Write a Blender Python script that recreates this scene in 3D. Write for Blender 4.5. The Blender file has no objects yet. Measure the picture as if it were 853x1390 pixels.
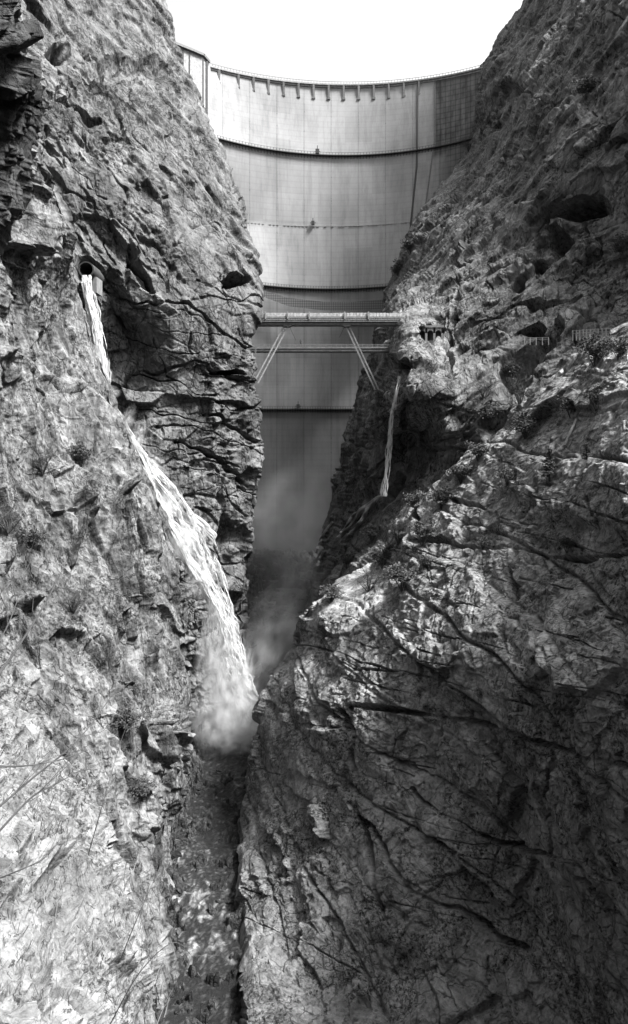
import bpy, bmesh, math, random
import numpy as np
from mathutils import Vector, Matrix
R = math.radians
SC = bpy.context.scene
COL = SC.collection
random.seed(7)
RNG = np.random.default_rng(7)

# ------------------------------------------------------------------ camera, sky, sun, exposure
F = 867.0; CX = 426.5; HY = 600.0            # focal length and horizon of the photograph, in its pixels
cd = bpy.data.cameras.new('camera'); cam = bpy.data.objects.new('camera', cd); COL.objects.link(cam)
cam.location = (0, 0, 0); cam.rotation_euler = (R(90), 0, 0)
cd.sensor_fit = 'HORIZONTAL'; cd.sensor_width = 36; cd.lens = 36*F/853
cd.shift_y = -(695-HY)/853; cd.clip_end = 5000; cd.clip_start = 0.1
SC.camera = cam
SUN_EL, SUN_AZ = 57, 111                     # azimuth clockwise from +Y (the view direction)
w = bpy.data.worlds.new('World'); SC.world = w; w.use_nodes = True
nt = w.node_tree; nt.nodes.clear()
out = nt.nodes.new('ShaderNodeOutputWorld'); bg = nt.nodes.new('ShaderNodeBackground')
sky = nt.nodes.new('ShaderNodeTexSky'); sky.sky_type = 'NISHITA'; sky.sun_disc = False
sky.sun_elevation = R(SUN_EL); sky.sun_rotation = R(SUN_AZ)
sky.air_density = 2.0; sky.dust_density = 6.0; sky.ozone_density = 1.0
bw = nt.nodes.new('ShaderNodeRGBToBW')
nt.links.new(sky.outputs[0], bw.inputs[0]); nt.links.new(bw.outputs[0], bg.inputs[0]); nt.links.new(bg.outputs[0], out.inputs[0])
bg.inputs[1].default_value = 0.108
sd = bpy.data.lights.new('sun', 'SUN'); so = bpy.data.objects.new('sun', sd); COL.objects.link(so)
sd.energy = 4.9; sd.angle = R(14); sd.color = (1, 1, 1)
sv = Vector((math.sin(R(SUN_AZ))*math.cos(R(SUN_EL)), math.cos(R(SUN_AZ))*math.cos(R(SUN_EL)), math.sin(R(SUN_EL))))
so.rotation_euler = sv.to_track_quat('Z', 'Y').to_euler()
SC.view_settings.view_transform = 'Standard'; SC.view_settings.look = 'None'
SC.view_settings.exposure = 1.9; SC.view_settings.gamma = 1
SC.cycles.max_bounces = 6; SC.cycles.diffuse_bounces = 4; SC.cycles.volume_bounces = 1
SC.cycles.transparent_max_bounces = 20; SC.cycles.volume_step_rate = 1.5; SC.cycles.volume_max_steps = 128
RIVER_Z = -58.0

# ------------------------------------------------------------------ numpy noise
def P(px, py, Y): return Vector(((px-CX)/F*Y, Y, (HY-py)/F*Y))
def _h(ix, iy, iz, s):
    h = (ix*np.int64(374761393) + iy*np.int64(668265263) + iz*np.int64(2147483647 & 1274126177) + np.int64(s)*np.int64(974634777)) & 0xffffffff
    h = ((h ^ (h >> 13))*np.int64(1274126177)) & 0xffffffff
    return (h ^ (h >> 16)) & 0xffffffff
def rnd(ix, iy, iz, s): return (_h(ix, iy, iz, s) & 0xffffff).astype(np.float32)/np.float32(0xffffff)
def vnoise(p, s=0):                         # gradient-like value noise in [-1,1], quintic
    f = np.floor(p); i = f.astype(np.int64); t = (p-f).astype(np.float32); u = t*t*t*(t*(t*6-15)+10)
    r = 0
    for dx in (0, 1):
        wx = u[:, 0] if dx else 1-u[:, 0]
        for dy in (0, 1):
            wy = u[:, 1] if dy else 1-u[:, 1]
            for dz in (0, 1):
                wz = u[:, 2] if dz else 1-u[:, 2]
                h = _h(i[:, 0]+dx, i[:, 1]+dy, i[:, 2]+dz, s)
                gx = (h & 0x3ff).astype(np.float32)/511.5-1; gy = ((h >> 10) & 0x3ff).astype(np.float32)/511.5-1; gz = ((h >> 20) & 0x3ff).astype(np.float32)/511.5-1
                r = r + wx*wy*wz*(gx*(t[:, 0]-dx)+gy*(t[:, 1]-dy)+gz*(t[:, 2]-dz))
    return r*1.5
def fbm(p, o=4, s=0, g=0.5):
    r = 0; a = 1.0
    for k in range(o):
        r = r + a*vnoise(p*(2.03**k)+k*17.3, s+k); a *= g
    return r
def ridged(p, o=4, s=0, g=0.5):
    r = 0; a = 1.0
    for k in range(o):
        r = r + a*(1-2*np.abs(vnoise(p*(2.03**k)+k*9.1, s+k))); a *= g
    return r*0.6
def facets(p, s=0, tilt=1.0, crack=0.08, cd_=0.3):   # broken rock: every cell its own offset and tilt, a crack between cells
    q = p-0.5; f = np.floor(q); i = f.astype(np.int64)
    n = len(p); d1 = np.full(n, 9., np.float32); d2 = np.full(n, 9., np.float32); v = np.zeros(n, np.float32)
    for dx in (0, 1):
        for dy in (0, 1):
            for dz in (0, 1):
                a, b, c = i[:, 0]+dx, i[:, 1]+dy, i[:, 2]+dz
                lx = (p[:, 0]-(a+.5+.7*(rnd(a, b, c, s)-.5))).astype(np.float32)
                ly = (p[:, 1]-(b+.5+.7*(rnd(a, b, c, s+1)-.5))).astype(np.float32)
                lz = (p[:, 2]-(c+.5+.7*(rnd(a, b, c, s+2)-.5))).astype(np.float32)
                d = lx*lx+ly*ly+lz*lz
                val = (rnd(a, b, c, s+3)-.5) + tilt*((rnd(a, b, c, s+4)-.5)*lx+(rnd(a, b, c, s+5)-.5)*ly+(rnd(a, b, c, s+6)-.5)*lz)
                m = d < d1
                d2 = np.where(m, d1, np.minimum(d2, d)); v = np.where(m, val, v); d1 = np.where(m, d, d1)
    e = np.sqrt(d2)-np.sqrt(d1)
    return v - cd_*np.clip(1-e/crack, 0, 1)
def strata(t, s=0, groove=0.12, gd=0.6):
    i = np.floor(t); f = t-i; z = np.zeros_like(i, dtype=np.int64); i = i.astype(np.int64)
    a = rnd(i, z, z, s); b = rnd(i+1, z, z, s)
    k = np.clip((f-0.85)/0.15, 0, 1)
    g = np.clip(1-np.minimum(f, 1-f)/groove, 0, 1)*gd*rnd(i+(f > .5), z, z, s+5)
    return (a*(1-k)+b*k)-.5 - g
def frame(n, up=(0, 0, 1)):                 # rows = axes of a rotated frame whose first axis is n
    n = Vector(n).normalized(); u = Vector(up); a = u.cross(n).normalized(); b = n.cross(a)
    return np.array([n, a, b], dtype=np.float64)

def rbf(pts):
    pts = np.array(pts, float); xy = pts[:, :2]/300; v = np.log(pts[:, 2]); n = len(pts)
    def ph(d2): return 0.5*d2*np.log(d2+1e-12)
    D = ((xy[:, None]-xy[None])**2).sum(-1)
    A = np.zeros((n+3, n+3)); A[:n, :n] = ph(D)+np.eye(n)*2e-3; A[:n, n] = 1; A[:n, n+1:] = xy; A[n, :n] = 1; A[n+1:, :n] = xy.T
    c = np.linalg.solve(A, np.concatenate([v, np.zeros(3)]))
    def ev(x, y):
        sh = x.shape; q = np.stack([x.ravel(), y.ravel()], 1)/300; r = c[n]+q@c[n+1:]
        for k in range(n): r = r+c[k]*ph(((q-xy[k])**2).sum(1))
        return np.exp(r).reshape(sh)
    return ev

def grid_mesh(name, V, mat, smooth=False, attr=None):
    nr, nc = V.shape[:2]
    me = bpy.data.meshes.new(name); me.vertices.add(nr*nc); me.vertices.foreach_set('co', V.reshape(-1).astype(np.float32))
    idx = np.arange(nr*nc).reshape(nr, nc)
    q = np.stack([idx[:-1, :-1], idx[1:, :-1], idx[1:, 1:], idx[:-1, 1:]], -1).reshape(-1, 4)
    me.loops.add(q.size); me.loops.foreach_set('vertex_index', q.reshape(-1).astype(np.int32))
    me.polygons.add(len(q)); me.polygons.foreach_set('loop_start', np.arange(0, q.size, 4, dtype=np.int32))
    me.polygons.foreach_set('use_smooth', np.full(len(q), smooth))
    me.update(calc_edges=True)
    if mat: me.materials.append(mat)
    if attr is not None:
        for k, v in attr.items():
            a = me.attributes.new(k, 'FLOAT', 'POINT'); a.data.foreach_set('value', v.reshape(-1).astype(np.float32))
    o = bpy.data.objects.new(name, me); COL.objects.link(o)
    return o
SHEETS = {}
def seg_dist(x, y, pl):
    best = np.full(x.shape, 1e9)
    for (x0, y0), (x1, y1) in zip(pl[:-1], pl[1:]):
        dx, dy = x1-x0, y1-y0; t = np.clip(((x-x0)*dx+(y-y0)*dy)/(dx*dx+dy*dy), 0, 1)
        best = np.minimum(best, np.hypot(x-x0-t*dx, y-y0-t*dy))
    return best
def sheet(key, name, edge, side, outer, wrap, depth, rows, step, disp, mat, carves=(), blobs=(), wave=4.0, blur=1, shift=0.0):
    """one continuous cliff face: a grid between the rim line 'edge' and 'outer', then folded back round the rim"""
    def make(step, corr):
        ys = [rows[0]]
        while ys[-1] < rows[1]: ys.append(ys[-1]+(step if -60 < ys[-1] < 1420 else step*3))
        ys = np.array(ys); e0 = np.interp(ys, [e[0] for e in edge], [e[1] for e in edge]); ex = e0-(np.interp(ys, corr[0], corr[1]) if corr else 0)
        nc = int(max(abs(ex-outer).max(), 60)/step); t = np.linspace(0, 1, nc); nw = max(10, int(36/step)); tw = np.linspace(0, 1, nw+1)[1:]
        PX = outer+(ex[:, None]-outer)*t[None]; PY = np.repeat(ys[:, None], nc, 1); DY = depth(PX, PY)
        WX = ex[:, None]-side*wrap[0]*(tw[None]**1.5); WY = np.repeat(ys[:, None], nw, 1); WD = DY[:, -1:]+wrap[1]*tw[None]**0.9
        PX = np.concatenate([PX, WX], 1); PY = np.concatenate([PY, WY], 1); DY = np.concatenate([DY, WD], 1)
        V = np.stack([(PX-CX)/F*DY, DY, (HY-PY)/F*DY], -1)
        gu = np.gradient(V, axis=1); gv = np.gradient(V, axis=0); N = np.cross(gu, gv); N /= np.linalg.norm(N, axis=-1, keepdims=True)+1e-9
        if (N[..., 1].mean()) > 0: N = -N           # towards the camera
        p = V.reshape(-1, 3); d = disp(p).reshape(PX.shape)
        for _ in range(blur):
            d[1:-1] = .25*d[:-2]+.5*d[1:-1]+.25*d[2:]; d[:, 1:-1] = .25*d[:, :-2]+.5*d[:, 1:-1]+.25*d[:, 2:]
        wx = PX+wave*vnoise(p*0.25, 91).reshape(PX.shape)*2; wy = PY+wave*vnoise(p*0.25, 92).reshape(PX.shape)*2
        d = d-d.mean()
        cv = np.clip(.75+1.3*vnoise(p*.16, 93), .12, 1.25).reshape(PX.shape)
        for pl, wd, dp in carves:
            xs_ = [q_[0] for q_ in pl]; ys_ = [q_[1] for q_ in pl]; sel = (wx > min(xs_)-wd-2) & (wx < max(xs_)+wd+2) & (wy > min(ys_)-wd-2) & (wy < max(ys_)+wd+2)
            if not sel.any(): continue
            dd = seg_dist(wx[sel], wy[sel], pl); c_ = cv[sel]; d[sel] -= dp*c_*np.clip(1-dd/(wd*(.45+.6*c_)), 0, 1)**0.7
        for cx, cy, rx, ry, rot, dp, hard in blobs:
            c, s_ = math.cos(R(rot)), math.sin(R(rot)); ax = (wx-cx)*c+(wy-cy)*s_; ay = -(wx-cx)*s_+(wy-cy)*c
            rr = np.sqrt((ax/rx)**2+(ay/ry)**2); d = d-dp*np.clip((1-rr)*hard, 0, 1)
        return V+N*d[..., None], N, ys, e0
    rj = random.Random(3); carves = [(jag(list(pl), .10, rj, 3) if len(pl) < 6 else pl, wd, dp) for pl, wd, dp in carves]
    # the rim of the broken rock should stand where the plain rim was asked for: measure on a coarse copy, then correct
    corr = None
    for _ in range(3):
        V, N, ys, e0 = make(step*3.5, corr); qx = (V[..., 0]/V[..., 1]*F+CX)*side; qy = HY-V[..., 2]/V[..., 1]*F
        bins = np.arange(rows[0]-20, rows[1]+20, 10.); ix = np.clip(np.searchsorted(bins, qy.ravel()), 0, len(bins)-1); mxv = np.full(len(bins), -1e9); np.maximum.at(mxv, ix, qx.ravel()); ok = mxv > -1e8
        want = np.interp(bins, [e[0] for e in edge], [e[1] for e in edge]); err = np.where(ok, mxv*side-want, 0); err = np.convolve(np.pad(err, 4, mode='edge'), np.ones(9)/9, 'valid'); err = np.clip(err, -60, 60)
        corr = (bins, err*.85+(corr[1] if corr else 0))
    V, N, ys, e0 = make(step, corr)
    o = grid_mesh(name, V, mat, False)
    # keep the first rows as they are; store for placing things on this face
    SHEETS[key] = (V.reshape(-1, 3), N.reshape(-1, 3))
    return o
_proj = {}
def jag(pl, amp, rg, n=3):
    for _ in range(n):
        out_ = [pl[0]]
        for a, b in zip(pl[:-1], pl[1:]):
            l = math.hypot(b[0]-a[0], b[1]-a[1]); o_ = rg.uniform(-1, 1)*amp*l; m_ = rg.uniform(.35, .65)
            out_ += [(a[0]+(b[0]-a[0])*m_-(b[1]-a[1])/(l+1e-6)*o_, a[1]+(b[1]-a[1])*m_+(b[0]-a[0])/(l+1e-6)*o_), b]
        pl = out_
    return pl
def cracks(n, seed, box, dirs, lens, wd=(1.2, 2.4), dp=(.3, .9), amp=.16):
    """random jagged joints; dirs = [(degrees, spread, share)]"""
    rg = random.Random(seed); L_ = []
    for _ in range(n):
        x, y = rg.uniform(box[0], box[2]), rg.uniform(box[1], box[3]); u = rg.random(); k = 0
        while k < len(dirs)-1 and u > dirs[k][2]: u -= dirs[k][2]; k += 1
        a = R(dirs[k][0]+rg.gauss(0, dirs[k][1])); l = rg.uniform(*lens)*(1 if k == 0 else .55); c = (l*math.cos(a)/2, l*math.sin(a)/2)
        L_.append((jag([(x-c[0], y-c[1]), (x+c[0], y+c[1])], amp, rg, 3), rg.uniform(*wd), rg.uniform(*dp)))
    return L_
def on(key, px, py):
    """point and normal of a cliff face as seen at a photo position"""
    if key not in _proj:
        V, N = SHEETS[key]; _proj[key] = (V[:, 0]/V[:, 1]*F+CX, HY-V[:, 2]/V[:, 1]*F)
    V, N = SHEETS[key]; x, y = _proj[key]
    d = (x-px)**2+(y-py)**2
    c = np.where(d < max(4, d.min()*1.5))[0]; k = c[np.argmin(V[c, 1])]
    return Vector(V[k]), Vector(N[k])

# ------------------------------------------------------------------ materials
def mat(name):
    m = bpy.data.materials.new(name); m.use_nodes = True; n = m.node_tree; b = n.nodes['Principled BSDF']
    return m, n, b
def nd(n, t, **k):
    x = n.nodes.new(t)
    for a, v in k.items():
        if a.startswith('i_'):
            x.inputs[a[2:].replace('_', ' ')].default_value = v
        else: setattr(x, a, v)
    return x
def ramp(n, src, stops):
    r = nd(n, 'ShaderNodeValToRGB'); e = r.color_ramp.elements
    while len(e) < len(stops): e.new(0.5)
    for el, (p_, v) in zip(e, stops): el.position = p_; el.color = (v, v, v, 1)
    n.links.new(src, r.inputs[0]); return r.outputs[0]
def mul(n, a, b, op='MULTIPLY', clamp=False):
    x = nd(n, 'ShaderNodeMath', operation=op, use_clamp=clamp)
    for k, s in enumerate((a, b)):
        if isinstance(s, (int, float)): x.inputs[k].default_value = s
        else: n.links.new(s, x.inputs[k])
    return x.outputs[0]
def rock_mat(name, dark, light, size, rot=(0, 0, 0), aniso=(1, 1, 1), drips=.45, joints=1.0, stain=0.5, stain_size=9, bump=0.6, stain_lo=0.35, seed=0.0):
    """limestone: size = metres of the finest grain the eye would see at that distance"""
    m, n, b = mat(name); L = n.links
    tc = nd(n, 'ShaderNodeTexCoord'); mp = nd(n, 'ShaderNodeMapping'); L.new(tc.outputs['Object'], mp.inputs[0])
    mp.inputs['Rotation'].default_value = rot; mp.inputs['Scale'].default_value = aniso; mp.inputs['Location'].default_value = (seed, seed, 0)
    def noise(sc, det=6, rough=0.6, dist=0.0, src=None):
        x = nd(n, 'ShaderNodeTexNoise'); x.inputs['Scale'].default_value = sc; x.inputs['Detail'].default_value = det
        x.inputs['Roughness'].default_value = rough; x.inputs['Distortion'].default_value = dist
        L.new(src or mp.outputs[0], x.inputs['Vector']); return x.outputs['Fac']
    raw = tc.outputs['Object']
    fine = noise(1/(size*7), 8, 0.68, 0.0, raw)
    grain = noise(1/(size*5), 6, 0.7, 0.3)
    mid = noise(1/(size*45), 5, 0.6, 0.8)
    big = noise(1/stain_size, 5, 0.62, 0.8, raw)
    rough = ramp(n, noise(1/(size*110), 4, 0.6, 0.5, raw), [(0.42, 0.0), (0.56, 1.0)])     # broken ground against clean slabs
    # tall drip streaks
    ms = nd(n, 'ShaderNodeMapping'); L.new(tc.outputs['Object'], ms.inputs[0]); ms.inputs['Scale'].default_value = (1, 1, 0.09)
    drip = noise(1/(size*22), 5, 0.65, 0.5, ms.outputs[0])
    slab = ramp(n, fine, [(0.32, dark+(light-dark)*.42), (0.5, dark+(light-dark)*.75), (0.68, light)])
    brk = ramp(n, grain, [(0.36, dark), (0.48, dark+(light-dark)*.6), (0.62, light)])
    base = mul(n, mul(n, brk, rough), mul(n, slab, mul(n, 1, rough, 'SUBTRACT')), 'ADD')
    k1 = ramp(n, mid, [(0.34, 0.62), (0.58, 1.0)])
    k2 = ramp(n, big, [(stain_lo, 1-stain), (stain_lo+.2, 1.0)])
    k3 = ramp(n, drip, [(0.36, drips), (0.56, 1.0)])
    c = mul(n, mul(n, mul(n, base, k1), k2), k3)
    # thin dark joints filled with soil and moss
    vo = nd(n, 'ShaderNodeTexVoronoi', feature='DISTANCE_TO_EDGE'); vo.inputs['Scale'].default_value = 1/(size*26)
    wn = nd(n, 'ShaderNodeTexNoise'); wn.inputs['Scale'].default_value = 1/(size*14); wn.inputs['Detail'].default_value = 4; L.new(mp.outputs[0], wn.inputs['Vector'])
    mx = nd(n, 'ShaderNodeMix', data_type='VECTOR'); 
    ad = nd(n, 'ShaderNodeVectorMath', operation='MULTIPLY_ADD'); L.new(wn.outputs['Color'], ad.inputs[0]); ad.inputs[1].default_value = (size*16,)*3; L.new(mp.outputs[0], ad.inputs[2])
    n.nodes.remove(mx); L.new(ad.outputs[0], vo.inputs['Vector'])
    joint = ramp(n, vo.outputs['Distance'], [(0.0, 1-.7*joints), (0.035, 1.0)])
    vo2 = nd(n, 'ShaderNodeTexVoronoi', feature='DISTANCE_TO_EDGE'); vo2.inputs['Scale'].default_value = 1/(size*70); L.new(ad.outputs[0], vo2.inputs['Vector'])
    j2 = ramp(n, vo2.outputs['Distance'], [(0.0, 1-.5*joints), (0.02, 1.0)])
    pits = ramp(n, mul(n, noise(1/(size*9), 4, .8, 0, raw), mul(n, rough, -.06), 'ADD'), [(0.33, 0.25), (0.38, 1.0)])
    jm = ramp(n, noise(1/(size*60), 3), [(0.45, 0.0), (0.6, 1.0)])
    jj = mul(n, mul(n, joint, jm), mul(n, 1.0, jm, 'SUBTRACT'), 'ADD')
    jj = mul(n, mul(n, jj, j2), pits); c = mul(n, c, jj)
    L.new(c, b.inputs['Base Color']); b.inputs['Roughness'].default_value = 0.88; b.inputs['Specular IOR Level'].default_value = 0.25
    hh = mul(n, mul(n, mul(n, fine, .4), mul(n, mul(n, grain, rough), .8), 'ADD'), mul(n, mul(n, mid, 2.5), mul(n, jj, 0.5), 'ADD'), 'ADD')
    bp = nd(n, 'ShaderNodeBump'); bp.inputs['Strength'].default_value = bump; bp.inputs['Distance'].default_value = size*5; L.new(hh, bp.inputs['Height']); L.new(bp.outputs[0], b.inputs['Normal'])
    return m
def plain(name, v, rough=0.8, var=0.25, sc=2.0, spec=0.3, metal=0.0, bump=0.0):
    m, n, b = mat(name); L = n.links
    tc = nd(n, 'ShaderNodeTexCoord'); x = nd(n, 'ShaderNodeTexNoise'); x.inputs['Scale'].default_value = sc; x.inputs['Detail'].default_value = 5
    L.new(tc.outputs['Object'], x.inputs['Vector']); c = ramp(n, x.outputs['Fac'], [(0.3, v*(1-var)), (0.7, min(1, v*(1+var)))])
    L.new(c, b.inputs['Base Color']); b.inputs['Roughness'].default_value = rough; b.inputs['Specular IOR Level'].default_value = spec; b.inputs['Metallic'].default_value = metal
    if bump:
        bp = nd(n, 'ShaderNodeBump'); bp.inputs['Strength'].default_value = bump; L.new(x.outputs['Fac'], bp.inputs['Height']); L.new(bp.outputs[0], b.inputs['Normal'])
    return m
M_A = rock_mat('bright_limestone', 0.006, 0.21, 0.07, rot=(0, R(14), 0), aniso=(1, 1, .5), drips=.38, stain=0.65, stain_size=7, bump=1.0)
M_A0 = rock_mat('shade_toned_wet_limestone', 0.006, 0.06, 0.05, aniso=(1, 1, .5), stain=0.6, stain_size=6, bump=1.0)  # overhang hollow's shade put into this dark tone; floor and boulders reuse it
M_A1 = rock_mat('pale_slab_limestone', 0.03, 0.25, 0.02, joints=.35, stain=0.35, stain_size=1.5, bump=0.8)
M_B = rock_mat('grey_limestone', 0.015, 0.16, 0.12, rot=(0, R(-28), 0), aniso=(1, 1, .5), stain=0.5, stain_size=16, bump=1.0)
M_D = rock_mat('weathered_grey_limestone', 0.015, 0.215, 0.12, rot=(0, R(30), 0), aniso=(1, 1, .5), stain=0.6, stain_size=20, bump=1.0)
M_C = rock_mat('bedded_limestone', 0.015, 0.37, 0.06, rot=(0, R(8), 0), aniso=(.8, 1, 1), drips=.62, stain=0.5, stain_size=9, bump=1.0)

def setk(o, kind): o['kind'] = kind; return o
def tag(o, label, cat, group=None):
    o['label'] = label; o['category'] = cat
    if group: o['group'] = group
    return o

# ------------------------------------------------------------------ cliffs
# near left wall
dA = rbf([(-150, -300, 62), (40, -300, 82), (60, 115, 82), (42, 210, 86), (76, 250, 98), (101, 320, 106), (110, 365, 112), (130, 450, 112), (150, 540, 108), (200, 640, 102), (240, 780, 98),
          (250, 900, 96), (262, 1050, 93), (240, 1150, 88), (240, 1300, 75), (240, 1500, 66), (0, 0, 70), (0, 300, 78), (0, 500, 80), (0, 700, 74), (0, 900, 63), (0, 1100, 52), (0, 1400, 42),
          (100, 700, 84), (100, 900, 72), (100, 1100, 62), (120, 1300, 54), (-150, 0, 50), (-150, 500, 58), (-150, 900, 38), (60, 450, 96), (200, 1000, 80), (190, 1300, 63)])
FA = frame((0.9, 0.2, 0.35))
def dispA(p):
    q = p@FA.T
    return (fbm(p/30, 3, 1)*2.2 + ridged(q/np.array([9, 9, 46]), 4, 11)*2.0 + facets(q/np.array([3.4, 4.5, 19]), 21, 2.0)*1.1
            + facets(q/np.array([1.3, 1.8, 6.5]), 31, 2.0)*0.55 + facets(q/np.array([.5, .7, 2.0]), 41, 1.6)*0.28 + ridged(q/np.array([.8, .8, 2.4]), 3, 45)*.16 + vnoise(p/.45, 7)*0.12)
eA = [(-400, 20), (0, 25), (50, 30), (115, 56), (150, 52), (210, 44), (250, 76), (320, 99), (345, 99), (363, 98), (385, 101), (450, 123), (530, 147), (560, 160), (640, 196), (700, 222), (780, 241), (850, 244), (900, 250), (1050, 260), (1150, 240), (1300, 240), (1550, 238)]
o = sheet('A', 'left_cliff', eA, 1, -170, (45, 45), dA, (-400, 1550), 1.05, dispA, M_A, blur=2,
          carves=[([(42, 210), (30, 330), (0, 330)], 10, 2.0), ([(0, 480), (40, 500), (85, 505), (110, 520)], 9, 1.3), ([(35, 590), (38, 640)], 5, 2.5), ([(105, 675), (115, 720), (112, 760)], 5, 3),
                  ([(158, 700), (175, 800), (182, 860)], 5, 2.0), ([(205, 720), (212, 900), (225, 1040)], 7, 2.5), ([(150, 1000), (210, 1190)], 6, 1.2)]+cracks(60, 9, (0, 300, 250, 1300), [(78, 9, .7), (30, 12, .3)], (40, 150), (1.3, 3.0), (.3, .9)),
          blobs=[(48, 812, 16, 12, 0, 3.0, 1.5), (28, 745, 14, 22, 0, 1.5, 1.5), (20, 832, 9, 7, 0, 2, 2), (165, 672, 8, 6, 0, 3, 2)])
setk(o, 'structure')
# overhang at the very left
dA0 = rbf([(-200, -300, 22), (-200, 400, 26), (60, 100, 40), (40, 0, 40), (40, -300, 38), (40, 200, 42), (20, 330, 44), (0, 0, 34), (0, 300, 38)])
def dispA0(p):
    return (fbm(p/14, 3, 61)*1.5 + ridged(p/np.array([3, 3, 9]), 4, 66)*1.0 + facets(p/np.array([1.2, 1.2, 3.0]), 71, 1.2)*0.9 + facets(p/np.array([.45, .45, .9]), 76, 1.2)*0.3)
eA0 = [(-400, 30), (0, 22), (40, 24), (70, 45), (115, 60), (150, 56), (210, 44), (260, 36), (310, 24), (340, 0), (380, -40)]
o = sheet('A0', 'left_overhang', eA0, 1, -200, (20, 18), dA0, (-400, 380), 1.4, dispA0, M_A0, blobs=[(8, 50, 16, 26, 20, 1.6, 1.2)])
setk(o, 'structure')
# bright slab underfoot
dA1 = rbf([(-200, 900, 9), (0, 940, 22), (60, 1010, 22), (130, 1090, 19), (165, 1180, 16), (187, 1250, 13.5), (195, 1400, 11), (0, 1100, 13), (0, 1300, 8.5), (0, 1500, 6), (100, 1300, 9.8), (-200, 1400, 5), (100, 1150, 14), (195, 1550, 9)])
def dispA1(p):
    return fbm(p/3.0, 3, 81)*0.35 + facets(p/np.array([1.6, 1.6, .8]), 85, .8)*0.45 + facets(p/.55, 86, 1)*0.18 + facets(p/.2, 87, 1)*.07 + vnoise(p/.09, 88)*.015
eA1 = [(905, -40), (930, 5), (960, 25), (1000, 60), (1040, 95), (1085, 120), (1130, 148), (1180, 165), (1250, 184), (1300, 192), (1550, 200)]
o = sheet('A1', 'foreground_slab', eA1, 1, -200, (60, 7), dA1, (905, 1550), 1.1, dispA1, M_A1)
setk(o, 'structure')
# great bluff left of the dam
dB = rbf([(0, -400, 210), (150, -400, 250), (0, 0, 140), (226, 0, 205), (272, 130, 190), (302, 200, 180), (342, 320, 162), (359, 400, 153), (350, 480, 152), (358, 620, 148), (345, 720, 148), (336, 850, 146), (345, 1000, 144),
          (60, 150, 132), (90, 300, 128), (115, 370, 124), (150, 480, 134), (180, 580, 132), (230, 700, 130), (290, 840, 134), (250, 700, 132), (220, 200, 150), (250, 350, 138), (280, 470, 136), (280, 600, 137), (260, 950, 134), (300, 1000, 136), (60, 700, 124), (60, 1000, 116), (300, 1500, 90)])
FB = frame((0.75, 0.1, 0.62)); FBH = frame((0.12, 0.1, 1.0), (0, 1, 0))
def dispB(p):
    q = p@FB.T; q = q+.8*np.stack([vnoise(p/4, 131), vnoise(p/4, 132), vnoise(p/4, 133)], 1); z = p[:, 2]+fbm(p/22, 2, 101)*3.5-p[:, 0]*0.12
    lo = np.clip((34-p[:, 2])/12, 0, 1); hi = 1-lo; m = np.clip(fbm(p/14, 3, 135)*2.2+.55, .2, 1)
    a = ridged(q/np.array([6, 16, 34]), 3, 103)*.8*hi + facets(q/np.array([3.4, 7, 14]), 105, 2.6, .04)*1.2*hi + facets(q/np.array([1.4, 2.8, 5.5]), 107, 2.2)*.65*hi*m
    sx = np.stack([p[:, 0], p[:, 1], z], 1)
    b = strata(z/9.5, 110, 0.05, .8)*.9*lo + facets(sx/np.array([8, 8, 6.0]), 112, 2.6, .03, .4)*1.1*lo + facets(sx/np.array([3, 3, 2.4]), 114, 2.0, .05)*0.7*lo*(.35+.65*m)
    return fbm(p/45, 3, 116)*3 + ridged(p/np.array([13, 13, 28]), 2, 118)*.9 + a + b + m*facets(p/.9, 119, 2)*0.3 + vnoise(p/.5, 120)*.07
eB = [(-400, 200), (-150, 222), (0, 226), (60, 240), (130, 268), (200, 300), (260, 322), (320, 341), (370, 354), (400, 357), (440, 352), (480, 344), (520, 346), (560, 353), (640, 356), (700, 344), (780, 335), (860, 330), (940, 345), (1050, 345), (1550, 300)]
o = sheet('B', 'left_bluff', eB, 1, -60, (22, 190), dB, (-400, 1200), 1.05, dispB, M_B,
          carves=[([(160, 415), (230, 412), (275, 428), (320, 470), (345, 480)], 3, 1.6), ([(180, 505), (260, 488), (345, 520)], 2.5, 1.2), ([(222, 270), (226, 400)], 3, 1.2), ([(60, 125), (130, 165)], 5, 3), ([(175, 340), (200, 400)], 4, 3),
                  ([(240, 60), (300, 190), (350, 340)], 2, 1.0), ([(150, 380), (165, 470)], 14, 1.5), ([(205, 590), (260, 690), (320, 830)], 16, 1.5), ([(280, 560), (350, 600)], 3, 2), ([(240, 600), (340, 660)], 3, 2), ([(300, 640), (302, 790)], 3, 2)]+cracks(60, 6, (120, 400, 350, 840), [(12, 5, .55), (95, 7, .3), (50, 9, .15)], (30, 140), (1.0, 1.9), (.4, 1.0), .08)+cracks(45, 7, (60, 20, 340, 400), [(62, 10, .6), (100, 12, .4)], (30, 110), (1.2, 2.4), (.4, 1.2)),
          blobs=[(312, 385, 19, 7, 5, 8, 3), (302, 508, 20, 5, 8, 6, 3), (80, 70, 16, 14, 0, 5, 2), (150, 95, 30, 22, 0, 3, 1.5), (200, 95, 40, 12, 15, 3, 1.5), (312, 750, 24, 60, 0, 4, 1.3), (160, 420, 20, 40, 0, 1.5, 1.3), (118, 366, 22, 20, 0, 4, 3), (117.5, 366, 9, 9, 0, 9, 5)])
setk(o, 'structure')
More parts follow.
